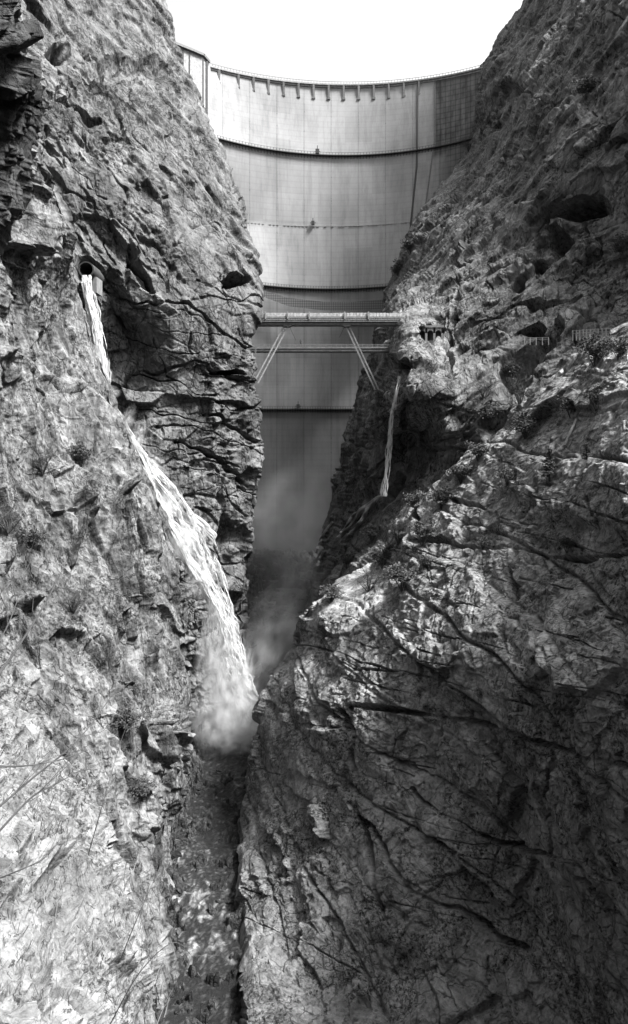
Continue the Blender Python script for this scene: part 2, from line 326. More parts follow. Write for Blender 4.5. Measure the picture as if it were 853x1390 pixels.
# far right mountainside with the road
dD = rbf([(800, -400, 300), (1050, -400, 240), (715, 0, 285), (690, 40, 290), (652, 95, 300), (645, 190, 305), (620, 230, 285), (562, 300, 270), (522, 400, 262), (500, 480, 250), (478, 560, 240), (458, 640, 232), (440, 720, 226), (420, 820, 215), (395, 920, 200),
          (700, 100, 235), (680, 200, 220), (620, 300, 205), (565, 400, 180), (545, 432, 153), (530, 480, 158), (512, 530, 160), (496, 568, 165), (480, 640, 175), (545, 600, 158), (520, 670, 165), (470, 760, 165), (440, 830, 150),
          (853, 0, 165), (853, 200, 140), (853, 430, 128), (780, 450, 132), (700, 450, 140), (640, 440, 150), (590, 455, 156), (700, 300, 165), (760, 350, 148), (700, 560, 125), (620, 620, 130), (560, 700, 132), (853, 560, 112), (1100, 200, 100), (1100, 600, 85), (1000, 1100, 75), (500, 1100, 140)])
FD = frame((-0.6, 0.15, 0.78))
def dispD(p):
    q = p@FD.T; z = p[:, 2]+fbm(p/20, 2, 201)*2.0+p[:, 0]*0.06; q = q+.8*np.stack([vnoise(p/4, 231), vnoise(p/4, 232), vnoise(p/4, 233)], 1)
    lo = np.clip((20-p[:, 2])/10, 0, 1); m = np.clip(fbm(p/16, 3, 235)*2.2+.6, .2, 1)
    return (fbm(p/50, 3, 203)*3.5 + ridged(q/np.array([9, 18, 40]), 2, 205)*1.2 + facets(q/np.array([4.5, 8, 16]), 207, 2.6, .03)*1.4
            + m*(facets(q/np.array([1.6, 3, 6]), 209, 2.0)*.95 + facets(q/np.array([.8, 1.2, 2.2]), 213, 2)*.4) + strata(z/9, 211, .06, .8)*1.4*lo + vnoise(p/.5, 215)*.08)
eD = [(-400, 850), (-150, 780), (0, 712), (40, 688), (95, 652), (150, 648), (190, 642), (230, 618), (270, 586), (300, 562), (350, 545), (400, 523), (440, 514), (480, 504), (520, 491), (560, 478), (640, 458), (700, 445), (760, 432), (830, 416), (880, 400), (940, 385), (1250, 360)]
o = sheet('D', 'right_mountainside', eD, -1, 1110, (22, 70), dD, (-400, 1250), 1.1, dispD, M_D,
          carves=[([(645, 440), (720, 418), (790, 412)], 4, 3), ([(660, 428), (700, 428)], 3, 1.5), ([(640, 640), (700, 500), (740, 470)], 18, 4), ([(545, 520), (552, 600), (530, 680)], 8, 4), ([(560, 330), (600, 300), (640, 240)], 7, 3),
                  ([(620, 520), (625, 400), (615, 330)], 5, 2.5), ([(690, 330), (740, 290), (820, 265)], 9, 3)]+cracks(80, 8, (480, 20, 860, 640), [(-48, 10, .55), (95, 10, .2), (8, 8, .25)], (40, 140), (1.2, 2.6), (.4, 1.3)),
          blobs=[(790, 285, 44, 20, -8, 8, 1.3), (765, 335, 20, 22, -20, 5, 1.5), (703, 383, 13, 13, 0, 6, 2), (733, 365, 10, 9, 0, 7, 4), (722, 450, 26, 11, 0, 12, 4), (660, 488, 1, 1, 0, 0, 1), (700, 505, 36, 28, -40, 7, 1.3), (676, 168, 8, 13, 20, 10, 3), (583, 453, 19, 12, 0, 6, 5), (700, 125, 26, 14, 0, 4, 1.5), (545, 505, 6, 14, 0, 6, 2)])
setk(o, 'structure')
# near right rock mass
dC = rbf([(1100, 380, 70), (853, 440, 88), (800, 470, 92), (740, 520, 96), (690, 580, 98), (640, 620, 100), (590, 665, 103), (540, 715, 103), (515, 770, 102), (430, 820, 98), (400, 870, 105), (350, 960, 104), (332, 1080, 99), (325, 1190, 84), (330, 1300, 72), 
          (853, 600, 60), (853, 750, 48), (853, 900, 40), (853, 1050, 41), (853, 1300, 45), (853, 1550, 45), (700, 650, 82), (700, 800, 66), (700, 960, 56), (700, 1080, 57), (700, 1300, 56), (560, 800, 84), (560, 940, 72), (560, 1060, 70), (560, 1200, 65), (560, 1350, 58), (430, 950, 83), (430, 1100, 77), (430, 1300, 66), (330, 1400, 59), (450, 1400, 57), (330, 1550, 49), (560, 1550, 47), (700, 1550, 46), (1100, 700, 30), (1100, 1300, 28)])
def mask(p, sz, s): return np.clip(fbm(p/sz, 3, s)*2.2+.45, .12, 1)
def dispC(p):
    z = p[:, 2]+fbm(p/18, 2, 301)*1.2-p[:, 1]*0.03+p[:, 0]*0.12
    s = np.stack([p[:, 0], p[:, 1], z], 1)+.5*np.stack([vnoise(p/2.2, 331), vnoise(p/2.2, 332), vnoise(p/2.2, 333)], 1); m = mask(p, 9, 335)
    return (fbm(p/30, 2, 303)*2.0 + strata(z/5.2, 305, .04, 1.0)*.8 + facets(s/np.array([11, 11, 6]), 307, 2.4, .02, .3)*.85 + facets(s/np.array([4.2, 4.2, 2.8]), 309, 2.4, .03, .4)*.36
            + (.35+.65*m)*(facets(s/np.array([1.5, 1.5, 1.1]), 311, 2.6, .04, .3)*.27 + facets(s/.6, 312, 2.4)*.13 + ridged(p/np.array([1.6, 1.6, 2.6]), 3, 313)*.12) + vnoise(p/.3, 315)*.03)
eC = [(380, 1100), (430, 872), (455, 820), (475, 796), (500, 770), (520, 742), (545, 716), (580, 680), (620, 634), (660, 592), (700, 545), (730, 528), (770, 505), (790, 462), (820, 425), (850, 408), (880, 395), (910, 374), (960, 351), (1000, 344), (1080, 333), (1190, 325), (1300, 330), (1400, 333), (1550, 336)]
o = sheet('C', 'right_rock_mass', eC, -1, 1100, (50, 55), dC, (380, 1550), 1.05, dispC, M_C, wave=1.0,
          carves=[([(560, 735), (640, 738), (720, 745), (853, 748), (1000, 752)], 4, 1.6), ([(465, 955), (540, 965), (620, 975), (720, 1000), (780, 1018), (853, 1040), (1000, 1080)], 5, 1.9), ([(693, 715), (690, 790), (700, 900)], 4, 1.4), ([(818, 615), (800, 670), (812, 710)], 3, 1.5),
                  ([(735, 660), (700, 705)], 3, 1.2), ([(800, 640), (700, 660), (640, 700)], 3, 1.2), ([(560, 1070), (640, 1130), (720, 1160), (853, 1230)], 4, 1.3), ([(470, 1090), (560, 1210), (700, 1290)], 5, 1.4), ([(755, 1020), (735, 1100), (745, 1180)], 4, 1.3),
                  ([(450, 960), (480, 1100), (520, 1250)], 5, 1.5), ([(640, 740), (600, 850), (590, 940)], 3, 1), ([(560, 640), (620, 680), (660, 690)], 3, 1.2)]+cracks(34, 5, (350, 640, 860, 1320), [(14, 2.5, .7), (94, 4, .3)], (90, 300), (.9, 1.5), (.25, .6), .03)+cracks(190, 15, (350, 560, 860, 1320), [(14, 4, .35), (94, 5, .65)], (12, 60), (.8, 1.3), (.2, .45), .06),
          blobs=[(480, 1330, 110, 80, 0, 3, 1)])
setk(o, 'structure')

# the gorge carried on behind the viewer: unseen cliffs and mountains added to cut skylight
def back_wall(name, pts, z0, z1, seed, m, n=160, nz=70, amp=1.0):
    pts = np.array(pts, float); t = np.linspace(0, len(pts)-1, n); x = np.interp(t, np.arange(len(pts)), pts[:, 0]); y = np.interp(t, np.arange(len(pts)), pts[:, 1])
    zt = np.interp(t, np.arange(len(pts)), z1); k = np.linspace(0, 1, nz)[:, None]; Z = z0+(zt[None]-z0)*k; X = np.repeat(x[None], nz, 0); Y = np.repeat(y[None], nz, 0)
    p = np.stack([X.ravel(), Y.ravel(), Z.ravel()], 1); d = (ridged(p/(12*amp), 4, seed)*2.2+facets(p/(5*amp), seed+5)*1.4)*amp; gx = np.gradient(y); gy = -np.gradient(x); l = np.hypot(gx, gy)+1e-9
    V = p.copy(); V[:, 0] += d*np.tile(gx/l, nz); V[:, 1] += d*np.tile(gy/l, nz)
    setk(grid_mesh(name, V.reshape(nz, n, 3), m, True), 'structure')
back_wall('unseen_right_cliff', [(30, 26), (27, 5), (24, -30), (20, -70)], -62, [10, 14, 26, 45], 501, M_C)
back_wall('left_cliff', [(-10, 6), (-5, 0), (-4, -30), (0, -60), (20, -80)], -62, [-9, -5, 30, 110, 120], 511, M_A)  # unseen, added behind the viewer to hold back low sky light
back_wall('left_cliff', [(-85, 70), (-68, 25), (-55, -30), (-25, -85)], -62, [170, 170, 170, 160], 516, M_B, amp=2)  # unseen tall wall, added to keep sky light off the lower gorge
back_wall('unseen_right_cliff', [(95, 75), (100, 0), (85, -60), (20, -110)], -62, [95, 95, 100, 120], 518, M_D, amp=2)
back_wall('unseen_mountain', [(-420, 60), (-400, -180), (-230, -380), (30, -430), (260, -380), (430, -180), (470, 60)], -60, [200, 240, 270, 240, 260, 280, 240], 521, M_A0, amp=8)
# ------------------------------------------------------------------ river
def river():
    ys = np.concatenate([np.linspace(-40, 60, 40), np.linspace(60.3, 150, 420), np.linspace(152, 345, 60)]); xs = np.linspace(-48, 34, 330)
    X, Y = np.meshgrid(xs, ys); p = np.stack([X.ravel(), Y.ravel(), np.zeros(X.size)], 1)
    q = p*np.array([1, .55, 1])
    h = ridged(q/2.6, 4, 401)*.55+ridged(q/.8, 3, 405)*.2
    rap = np.exp(-((p[:, 1]-80)/4)**2-((p[:, 0]+15)/5)**2)+np.exp(-((p[:, 1]-72)/3)**2-((p[:, 0]+12)/6)**2)+.7*np.exp(-((p[:, 1]-89)/3)**2-((p[:, 0]+17)/4)**2)+.7*np.exp(-((p[:, 1]-107)/3)**2-((p[:, 0]+13)/4)**2)+1.2*np.exp(-((p[:, 1]-129)/9)**2-((p[:, 0]+12)/9)**2)
    foam = np.clip(rap*1.0+fbm(q/1.2, 4, 411, .65)*.9-.75, 0, 1); wq = q+.8*np.stack([vnoise(q/1.5, 421), vnoise(q/1.5, 422), vnoise(q/1.5, 423)], 1); foam = foam*np.clip(ridged(wq/1.4, 4, 425, .65)*1.6-.35, 0, 1.4)+.3*np.clip(ridged(wq/.8, 4, 428, .6)*2.4-2.1, 0, 1)*(p[:, 1] < 125)
    z = RIVER_Z+h*(0.6+1.2*np.clip(rap, 0, 1))-(p[:, 1]-100)*0.0
    V = np.stack([X.ravel(), Y.ravel(), z], 1).reshape(X.shape+(3,))
    m, n, b = mat('river_water'); L = n.links
    at = nd(n, 'ShaderNodeAttribute', attribute_name='foam'); tc = nd(n, 'ShaderNodeTexCoord')
    x = nd(n, 'ShaderNodeTexNoise'); x.inputs['Scale'].default_value = 2.2; x.inputs['Detail'].default_value = 8; x.inputs['Roughness'].default_value = .7; L.new(tc.outputs['Object'], x.inputs['Vector'])
    f = mul(n, at.outputs['Fac'], mul(n, ramp(n, x.outputs['Fac'], [(0.36, 0.2), (0.6, 1.0)]), 1.3), 'MULTIPLY', True)
    f2 = mul(n, f, mul(n, ramp(n, x.outputs['Fac'], [(0.64, 0), (0.74, 1)]), .05), 'ADD', True)
    mx = nd(n, 'ShaderNodeMix', data_type='FLOAT'); L.new(f2, mx.inputs[0]); mx.inputs[2].default_value = 0.02; mx.inputs[3].default_value = .4
    L.new(mx.outputs[0], b.inputs['Base Color']); b.inputs['Roughness'].default_value = .4; b.inputs['Specular IOR Level'].default_value = .3; b.inputs['IOR'].default_value = 1.33
    bp = nd(n, 'ShaderNodeBump'); bp.inputs['Strength'].default_value = 1; bp.inputs['Distance'].default_value = .6; L.new(x.outputs['Fac'], bp.inputs['Height']); L.new(bp.outputs[0], b.inputs['Normal'])
    o = grid_mesh('river', V, m, True, {'foam': foam}); setk(o, 'structure')
river()
def rubble():
    X, Y = np.meshgrid(np.linspace(-50, 60, 260), np.linspace(150, 340, 320)); p = np.stack([X.ravel(), Y.ravel(), X.ravel()*0], 1)
    z = -60+np.interp(p[:, 1], [150, 190, 240, 300, 340], [-1, 0, 1, 3, 6])+.004*(p[:, 0]+2-p[:, 1]*.02)**2+facets(p/7, 601, 1.2)*3.2+facets(p/2.6, 605, 1.2)*1.6+fbm(p/20, 3, 607)*2
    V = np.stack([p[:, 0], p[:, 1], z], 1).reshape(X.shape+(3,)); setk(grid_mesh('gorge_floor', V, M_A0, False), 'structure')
rubble()
def bed():
    X, Y = np.meshgrid(np.linspace(-27, -4, 300), np.linspace(58, 122, 620)); x, y = X.ravel(), Y.ravel(); p = np.stack([x, y, x*0], 1)
    xc = np.interp(y, [58, 73, 90, 105, 125], [-10.6, -12.2, -14.0, -14.9, -14]); r = np.abs(x-xc+1.0*vnoise(p/4, 640))/np.interp(y, [60, 75, 90, 122], [3.4, 3.8, 4.2, 5])
    z = RIVER_Z-.75+np.clip(r, 0, 1.5)**2*.9+facets(p/2.0, 641, 1.5)*2.2+facets(p/.8, 645, 1.5)*.8+fbm(p/5, 3, 647)*1.2
    setk(grid_mesh('river_bed', np.stack([x, y, z], 1).reshape(X.shape+(3,)), M_BED, False), 'structure')
M_BED = rock_mat('wet_boulders', 0.008, 0.08, 0.05, stain=0.6, stain_size=3, bump=1.0)
bed()

# ------------------------------------------------------------------ small mesh helpers
class MB:
    def __init__(s): s.v = []; s.f = []
    def add(s, V, Fs):
        k = len(s.v); s.v += [tuple(v) for v in V]; s.f += [tuple(i+k for i in f) for f in Fs]
    def bar(s, a, b, wx, wz=None, up=(0, 0, 1)):         # square bar between two points
        a, b = Vector(a), Vector(b); wz = wz or wx; d = (b-a).normalized(); u = Vector(up)
        if abs(d.dot(u)) > .98: u = Vector((0, 1, 0))
        r = d.cross(u).normalized()*wx/2; t = d.cross(r).normalized()*wz/2
        V = [p+sx*r+sz*t for p in (a, b) for sx, sz in ((-1, -1), (1, -1), (1, 1), (-1, 1))]
        s.add(V, [(0, 3, 2, 1), (4, 5, 6, 7)]+[(i, (i+1) % 4, (i+1) % 4+4, i+4) for i in range(4)])
    def tube(s, pts, rad, n=6, cap=True):
        pts = [Vector(p) for p in pts]; rad = rad if isinstance(rad, (list, tuple)) else [rad]*len(pts); V = []; Fs = []
        for i, p in enumerate(pts):
            d = (pts[min(i+1, len(pts)-1)]-pts[max(i-1, 0)]).normalized(); u = Vector((0, 0, 1)) if abs(d.z) < .9 else Vector((0, 1, 0))
            a = d.cross(u).normalized(); b = d.cross(a)
            for k in range(n):
                t = 2*math.pi*k/n; V.append(p+(a*math.cos(t)+b*math.sin(t))*rad[i])
        for i in range(len(pts)-1):
            for k in range(n): Fs.append((i*n+k, i*n+(k+1) % n, (i+1)*n+(k+1) % n, (i+1)*n+k))
        if cap: Fs += [tuple(range(n-1, -1, -1)), tuple((len(pts)-1)*n+k for k in range(n))]
        s.add(V, Fs)
    def box(s, lo, hi):
        (a, b, c), (d, e, f) = lo, hi
        s.add([(a, b, c), (d, b, c), (d, e, c), (a, e, c), (a, b, f), (d, b, f), (d, e, f), (a, e, f)], [(0, 3, 2, 1), (4, 5, 6, 7), (0, 1, 5, 4), (1, 2, 6, 5), (2, 3, 7, 6), (3, 0, 4, 7)])
    def build(s, name, m, parent=None, smooth=False):
        me = bpy.data.meshes.new(name); me.from_pydata(s.v, [], s.f); me.update()
        if smooth: me.polygons.foreach_set('use_smooth', [True]*len(me.polygons))
        me.materials.append(m); o = bpy.data.objects.new(name, me); COL.objects.link(o)
        if parent: o.parent = parent; o.matrix_parent_inverse = Matrix.Identity(4); o.location = -root_loc(parent)
        return o
def root_loc(o):
    v = Vector((0, 0, 0))
    while o: v += o.location; o = o.parent
    return v
def empty(name, loc):
    o = bpy.data.objects.new(name, None); COL.objects.link(o); o.location = loc; o.empty_display_size = .5; return o

# ------------------------------------------------------------------ the dam
def dam_mat():
    m, n, b = mat('dam_concrete'); L = n.links
    tc = nd(n, 'ShaderNodeTexCoord'); sx = nd(n, 'ShaderNodeSeparateXYZ'); L.new(tc.outputs['Object'], sx.inputs[0])
    u = nd(n, 'ShaderNodeAttribute', attribute_name='arc').outputs['Fac']; st = nd(n, 'ShaderNodeAttribute', attribute_name='stain').outputs['Fac']
    def noise(sc, scale=(1, 1, 1), det=5, rough=.6):
        mp = nd(n, 'ShaderNodeMapping'); L.new(tc.outputs['Object'], mp.inputs[0]); mp.inputs['Scale'].default_value = scale
        x = nd(n, 'ShaderNodeTexNoise'); x.inputs['Scale'].default_value = sc; x.inputs['Detail'].default_value = det; x.inputs['Roughness'].default_value = rough; L.new(mp.outputs[0], x.inputs['Vector']); return x.outputs['Fac']
    def line(src, period, width, lo):
        a = mul(n, mul(n, src, 1/period), 0.0, 'ADD'); fr = mul(n, a, 1.0, 'FRACT'); d = mul(n, mul(n, fr, .5, 'SUBTRACT'), 1, 'ABSOLUTE')
        return ramp(n, d, [(0.5-width/period, 1.0), (0.5-width/period*.4, lo)])
    lifts = line(sx.outputs['Z'], 3.0, .45, .94)
    joints = line(u, 14.2, .45, .82)
    # pale and dark casting bays
    fl = mul(n, mul(n, u, 1/14.2), .5, 'ADD'); cmb = nd(n, 'ShaderNodeCombineXYZ'); L.new(mul(n, fl, 1, 'FLOOR'), cmb.inputs[0]); L.new(mul(n, mul(n, sx.outputs['Z'], 1/14.), 1, 'FLOOR'), cmb.inputs[1])
    wh = nd(n, 'ShaderNodeTexWhiteNoise', noise_dimensions='3D'); L.new(cmb.outputs[0], wh.inputs['Vector']); bay = ramp(n, wh.outputs['Value'], [(0, .86), (1, 1.0)])
    dots = mul(n, 1, mul(n, mul(n, 1, joints, 'SUBTRACT'), ramp(n, noise(1.1), [(0.58, 0), (0.66, 2.0)])), 'SUBTRACT', True)
    streak = ramp(n, noise(.35, (1, 1, .06), 6, .7), [(0.36, .82), (0.52, 1.0)])
    blot = ramp(n, noise(.06, (1, 1, .5)), [(0.35, .78), (0.6, 1.0)]); fine = ramp(n, noise(1.5, (1, 1, .5)), [(0.3, .93), (0.7, 1.0)])
    # height bands below the walkways: gorge shade painted in over some water staining
    wet_shade = ramp(n, mul(n, mul(n, sx.outputs['Z'], 100., 'ADD'), 1/300.), [(0.0, .46), (.386, .46), (.389, .74), (.590, .74), (.594, 1.0)])
    c = .265
    for k in (lifts, joints, bay, dots, streak, blot, fine, wet_shade): c = mul(n, c, k)
    # right flank: water-stained, dark crusts in a grid of formwork, drips below
    g = mul(n, mul(n, line(u, 2.6, .45, .62), line(sx.outputs['Z'], 3.0, .5, .7)), ramp(n, noise(.35, (1, 1, .1)), [(0.35, .35), (0.62, .9)]))
    g = mul(n, g, .55)
    stn = mul(n, st, 1, 'MULTIPLY', True)
    fac = mul(n, 1, mul(n, stn, mul(n, 1, g, 'SUBTRACT')), 'SUBTRACT')
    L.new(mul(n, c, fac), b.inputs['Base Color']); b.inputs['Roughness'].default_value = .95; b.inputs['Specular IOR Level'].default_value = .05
    bp = nd(n, 'ShaderNodeBump'); bp.inputs['Strength'].default_value = .4; bp.inputs['Distance'].default_value = .3; L.new(mul(n, lifts, joints), bp.inputs['Height']); L.new(bp.outputs[0], b.inputs['Normal'])
    return m
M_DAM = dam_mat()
M_CONC = plain('bridge_concrete', .13, .85, .25, 1.2); M_PALE = plain('pale_concrete', .22, .8, .3, 1.0); M_DK = plain('dark_steel', .03, .6, .3, 3.0); M_STEEL = plain('weathered_steel', .09, .6, .35, 2.0)
M_BLACK = plain('shade_black_concrete', .03, .9, .3, 1.0); M_GALV = plain('galvanised_steel', .18, .5, .25, 2.0)  # dark of tunnel and gallery interiors put into the black concrete's colour
levels = [  # (Y at the middle, [(px, py)...]) : horizontal lines on the dam face as the photograph shows them
    (332.0, [(290, 92.5), (330, 103), (370, 111), (430, 116.5), (455, 117), (520, 114.5), (590, 107), (650, 96)]),
    (327.0, [(305, 191), (360, 202), (430, 211.5), (480, 211.5), (560, 205), (650, 186)]),
    (323.5, [(316, 300), (425, 307), (490, 306.5), (560, 301)]),
    (321.0, [(358, 387.5), (440, 392.5), (527, 389)]),
    (318.0, [(360, 553.5), (430, 556), (482, 554)]),
    (318.0, [(360, 752), (430, 752), (482, 752)])]
LV = []
for Yc, pts in levels:
    pts = np.array(pts, float); Z = (HY-np.interp(450, pts[:, 0], pts[:, 1]))/F*Yc
    if abs(Z) > 25: Yp = F*Z/(HY-pts[:, 1]); c = np.polyfit((pts[:, 0]-450)/200, Yp, 2)
    else: c = np.array([-6.0, 0, Yc])
    LV.append((Z, c))
LVZ = np.array([l[0] for l in LV])[::-1]; LVC = np.array([l[1] for l in LV])[::-1]
def damY(px, Z):
    t = (px-450)/200; c = [np.interp(Z, LVZ, LVC[:, k]) for k in range(3)]
    return c[0]*t*t+c[1]*t+c[2]
def damP(px, Z, off=0.0, dz=0.0):
    Y = float(damY(px, Z)); X = (px-CX)/F*Y
    return Vector((X, Y-off, Z+dz))
ZC = LVZ[-1]
dam = empty('arch_dam', (0, 330, RIVER_Z))
tag(dam, 'tall pale concrete arch dam curving across the gap at the head of the gorge', 'dam')
def build_dam():
    pxs = np.linspace(205, 690, 200); Zs = np.concatenate([np.linspace(-62, ZC, 130)])
    PX, ZZ = np.meshgrid(pxs, Zs); YY = damY(PX, ZZ); XX = (PX-CX)/F*YY
    fr = np.stack([XX, YY, ZZ], -1)
    th = 4+np.clip((ZC-ZZ)/ZC, 0, 1.5)*16
    bk = np.stack([XX, YY+th, ZZ], -1)
    V = np.concatenate([fr, bk[::-1]], 0)
    x0 = (590-CX)/F*320; zj = HY*0
    pyv = HY-ZZ/YY*F
    bound = np.interp(pyv, [90, 200, 260, 320], [590, 590, 578, 566])
    s = np.clip((PX-bound)/1.5, 0, 1)*np.interp(pyv, [90, 190, 215, 330], [.85, .95, .8, .35])
    s = np.where(pyv > 212, s*np.clip((PX-bound)/30, .15, 1), s)
    arc = (PX-450)/200*77
    A = np.concatenate([arc, arc[::-1]], 0); S = np.concatenate([s, s[::-1]*0], 0)
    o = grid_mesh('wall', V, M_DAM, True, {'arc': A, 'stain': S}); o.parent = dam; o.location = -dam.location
build_dam()
def strip(mb, Z, dz0, dz1, off0, off1, x0, x1, n=70):
    """a slab following the dam face between two photo columns"""
    pts = np.linspace(x0, x1, n); V = []
    for px in pts:
        for off, dz in ((off0, dz0), (off1, dz0), (off1, dz1), (off0, dz1)): V.append(damP(px, Z, off, dz))
    Fs = []
    for i in range(n-1):
        for k in range(4): Fs.append((i*4+k, i*4+(k+1) % 4, (i+1)*4+(k+1) % 4, (i+1)*4+k))
    Fs += [(0, 1, 2, 3), tuple((n-1)*4+k for k in (3, 2, 1, 0))]
    mb.add(V, Fs)
mb = MB(); strip(mb, ZC, 0.0, 0.7, -4.2, 1.3, 283, 668); strip(mb, ZC, -.9, 0.002, .02, .6, 283, 668); mb.build('crest', M_PALE, dam)
mb = MB(); strip(mb, ZC, 1.75, 1.9, 1.0, 1.15, 283, 668)
for px in np.linspace(285, 665, 95): a = damP(px, ZC, 1.08, .7); mb.bar(a, a+Vector((0, 0, 1.1)), .14)
mb.build('crest_railing', M_STEEL, dam)
for i in range(14):
    px = 304+i*20.35+(-6 if i == 0 else 0); mb = MB(); a = damP(px, ZC, .75, -6.6)
    mb.box((a.x-.55, a.y-.5, a.z), (a.x+.55, a.y+1.3, ZC-.05)); mb.box((a.x-.8, a.y-.75, a.z-.9), (a.x+.8, a.y+1.3, a.z-.003)); mb.build('bracket', M_STEEL if i % 3 else M_CONC, dam)
def walkway(Z, x0, x1, sp, nm='walkway'):
    mb = MB(); strip(mb, Z, -.25, 0.1, -.3, 1.5, x0, x1)
    for px in np.arange(x0, x1, sp): a = damP(px, Z, 1.3, -.25); b = damP(px, Z, -.1, -1.8); mb.bar(a, b, .22)
    o = mb.build(nm, M_DK, dam)
    mb = MB(); strip(mb, Z, 1.12, 1.24, 1.35, 1.45, x0, x1)
    for px in np.arange(x0, x1, sp): a = damP(px, Z, 1.4, .1); mb.bar(a, a+Vector((0, 0, 1.1)), .2)
    mb.build('railing', M_DK, o).location = (0, 0, 0)
walkway(LVZ[4], 296, 655, 4.2); walkway(LVZ[2], 350, 540, 3.6); walkway(LVZ[1], 350, 495, 3.4)
mb = MB()
for px in np.arange(312, 575, 5.0):
    if random.random() < .75: a = damP(px, LVZ[3], .2, 0); mb.box((a.x-.45-random.random()*.5, a.y-.15, a.z-.16), (a.x+.5, a.y+.4, a.z+.16))
strip(mb, LVZ[3], -.05, .05, -.1, .1, 312, 575); mb.build('anchor_line', M_PALE, dam)
# long drain pipe down the right side
mb = MB(); zz = np.linspace(ZC, 70, 60); mb.tube([damP(np.interp(HY-z/325*F, [100, 230, 330, 400], [567.5, 566, 556, 540]), z, .35) for z in zz], .42); mb.build('drain_pipe', M_DK, dam)
mb = MB(); zz = np.linspace(ZC, 100, 40); mb.tube([damP(np.interp(HY-z/325*F, [100, 200, 330], [590.5, 590, 572]), z, .2) for z in zz], .3); mb.build('drain_pipe', M_STEEL, dam)
# curved net-sided catwalk under the second walkway
def band():
    m, n, b = mat('dark_mesh_panel'); L = n.links; u = nd(n, 'ShaderNodeAttribute', attribute_name='arc').outputs['Fac']; tc = nd(n, 'ShaderNodeTexCoord'); sx = nd(n, 'ShaderNodeSeparateXYZ'); L.new(tc.outputs['Object'], sx.inputs[0])
    c = None
    for src, per in ((u, 1.1), (sx.outputs['Z'], 1.2)):
        d = mul(n, mul(n, mul(n, mul(n, src, 1/per), 1, 'FRACT'), .5, 'SUBTRACT'), 1, 'ABSOLUTE'); r = ramp(n, d, [(.36, .105), (.44, .03)]); c = r if c is None else mul(n, mul(n, c, r), 9)
    L.new(c, b.inputs['Base Color']); b.inputs['Roughness'].default_value = .8
    pxs = np.linspace(335, 560, 90); rows = []
    top = lambda x: np.interp(x, [335, 355, 390, 440, 480, 515, 560], [386, 393, 404, 409.5, 409.5, 407, 401]); th = lambda x: np.interp(x, [335, 400, 560], [7.5, 11.5, 12.5])
    for k, off in ((0, 0), (0, 1.2), (1, 1.2), (1, 0)):
        r = []
        for x in pxs:
            Y = 312-off-((x-450)/100)**2*3; r.append(P(x, top(x)+k*th(x), Y))
        rows.append(r)
    rows.append(rows[0]); V = np.array([[list(v) for v in r] for r in rows])
    o = grid_mesh('catwalk_mesh_panel', V, m, False, {'arc': np.repeat(((pxs-450)/867*315)[None], 5, 0)}); o.parent = dam; o.location = -dam.location
band()
# instrument brackets hanging on the dam face
for px, Z, k in ((431, LVZ[4], 1.2), (425, LVZ[3], 1.0), (405, LVZ[1], 1.0)):
    a = damP(px, Z, 1.2, .4); mb = MB(); mb.box((a.x-.8*k, a.y-.5, a.z), (a.x+.8*k, a.y+.6, a.z+1.9*k)); mb.bar(a+Vector((0, 0, 1.9*k)), a+Vector((0, 0, 3.4*k)), .35); mb.bar(a+Vector((-1.5, 0, 1.0)), a+Vector((1.5, 0, 1.0)), .25); mb.build('measuring_station', M_DK, dam)

# left abutment block, standing proud of the wall
ab = empty('abutment_block', P(262, 150, 300)); tag(ab, 'pale concrete abutment block at the left end of the dam crest, taller than the crest', 'abutment')
def abut():
    z1 = 184.5; mb = MB(); pts = [(205, 42, 287), (235, 60, 296), (262, 71, 302), (276, 77.5, 305.5), (284, 86, 311)]
    V = []
    for px, py, Y in pts:
        X = (px-CX)/F*Y
        for y, z in ((Y, z1), (Y, 60), (Y+24, 60), (Y+24, z1)): V.append((X, y, z))
    Fs = []
    for i in range(len(pts)-1):
        for k in range(4): Fs.append((i*4+k, i*4+(k+1) % 4, (i+1)*4+(k+1) % 4, (i+1)*4+k))
    Fs += [(3, 2, 1, 0), tuple((len(pts)-1)*4+k for k in range(4))]
    mb.add(V, Fs); mb.build('wall', M_PALE, ab)
    mb = MB()
    for (a, b) in zip(pts[:-1], pts[1:]): pa = Vector(((a[0]-CX)/F*a[2], a[2]-.5, z1+.4)); pb = Vector(((b[0]-CX)/F*b[2], b[2]-.5, z1+.4)); mb.bar(pa, pb, 1.6, 1.1)
    mb.build('coping', M_STEEL, ab)
    for px, Y, l in ((249, 299.5, 26), (257.5, 301.5, 34), (276, 306, 40), (281, 308.5, 55)):
        mb = MB(); X = (px-CX)/F*Y; mb.bar((X, Y-.5, z1-1), (X, Y-.5, z1-l), .7 if px != 281 else 1.1); mb.build('drain_pipe', M_STEEL, ab)
abut()

# ------------------------------------------------------------------ bridge and catwalk
YB = 150.0
def bx(px): return (px-CX)/F*YB
def bz(py): return (HY-py)/F*YB
br = empty('footbridge', (bx(447), YB, bz(441))); tag(br, 'pale bridge with solid parapet on slanted lattice struts, the upper of two crossings', 'bridge')
x0, x1 = bx(338), bx(560)
mb = MB(); mb.box((x0, YB-.9, bz(433)), (x1, YB+2.6, bz(430.5))); mb.box((x0, YB-.6, bz(441)), (x1, YB+2.4, bz(438))); mb.box((x0, YB-.98, bz(437.5)), (x1, YB+2.6, bz(436)))
for px in np.arange(340, 558, 9): mb.box((bx(px)-.15, YB-.5, bz(438.2)), (bx(px)+.15, YB+2.3, bz(432.8)))
mb.build('deck', M_CONC, br)
mb = MB()
for k, px in enumerate(np.arange(340, 556, 4.5)): mb.box((bx(px), YB-.75-.01*(k % 3), bz(430.2)), (bx(px+4.1), YB-.55, bz(425.2+.5*random.random())))
mb.build('parapet', plain('whitewashed_panel', .30, .8, .4, 1.5), br)
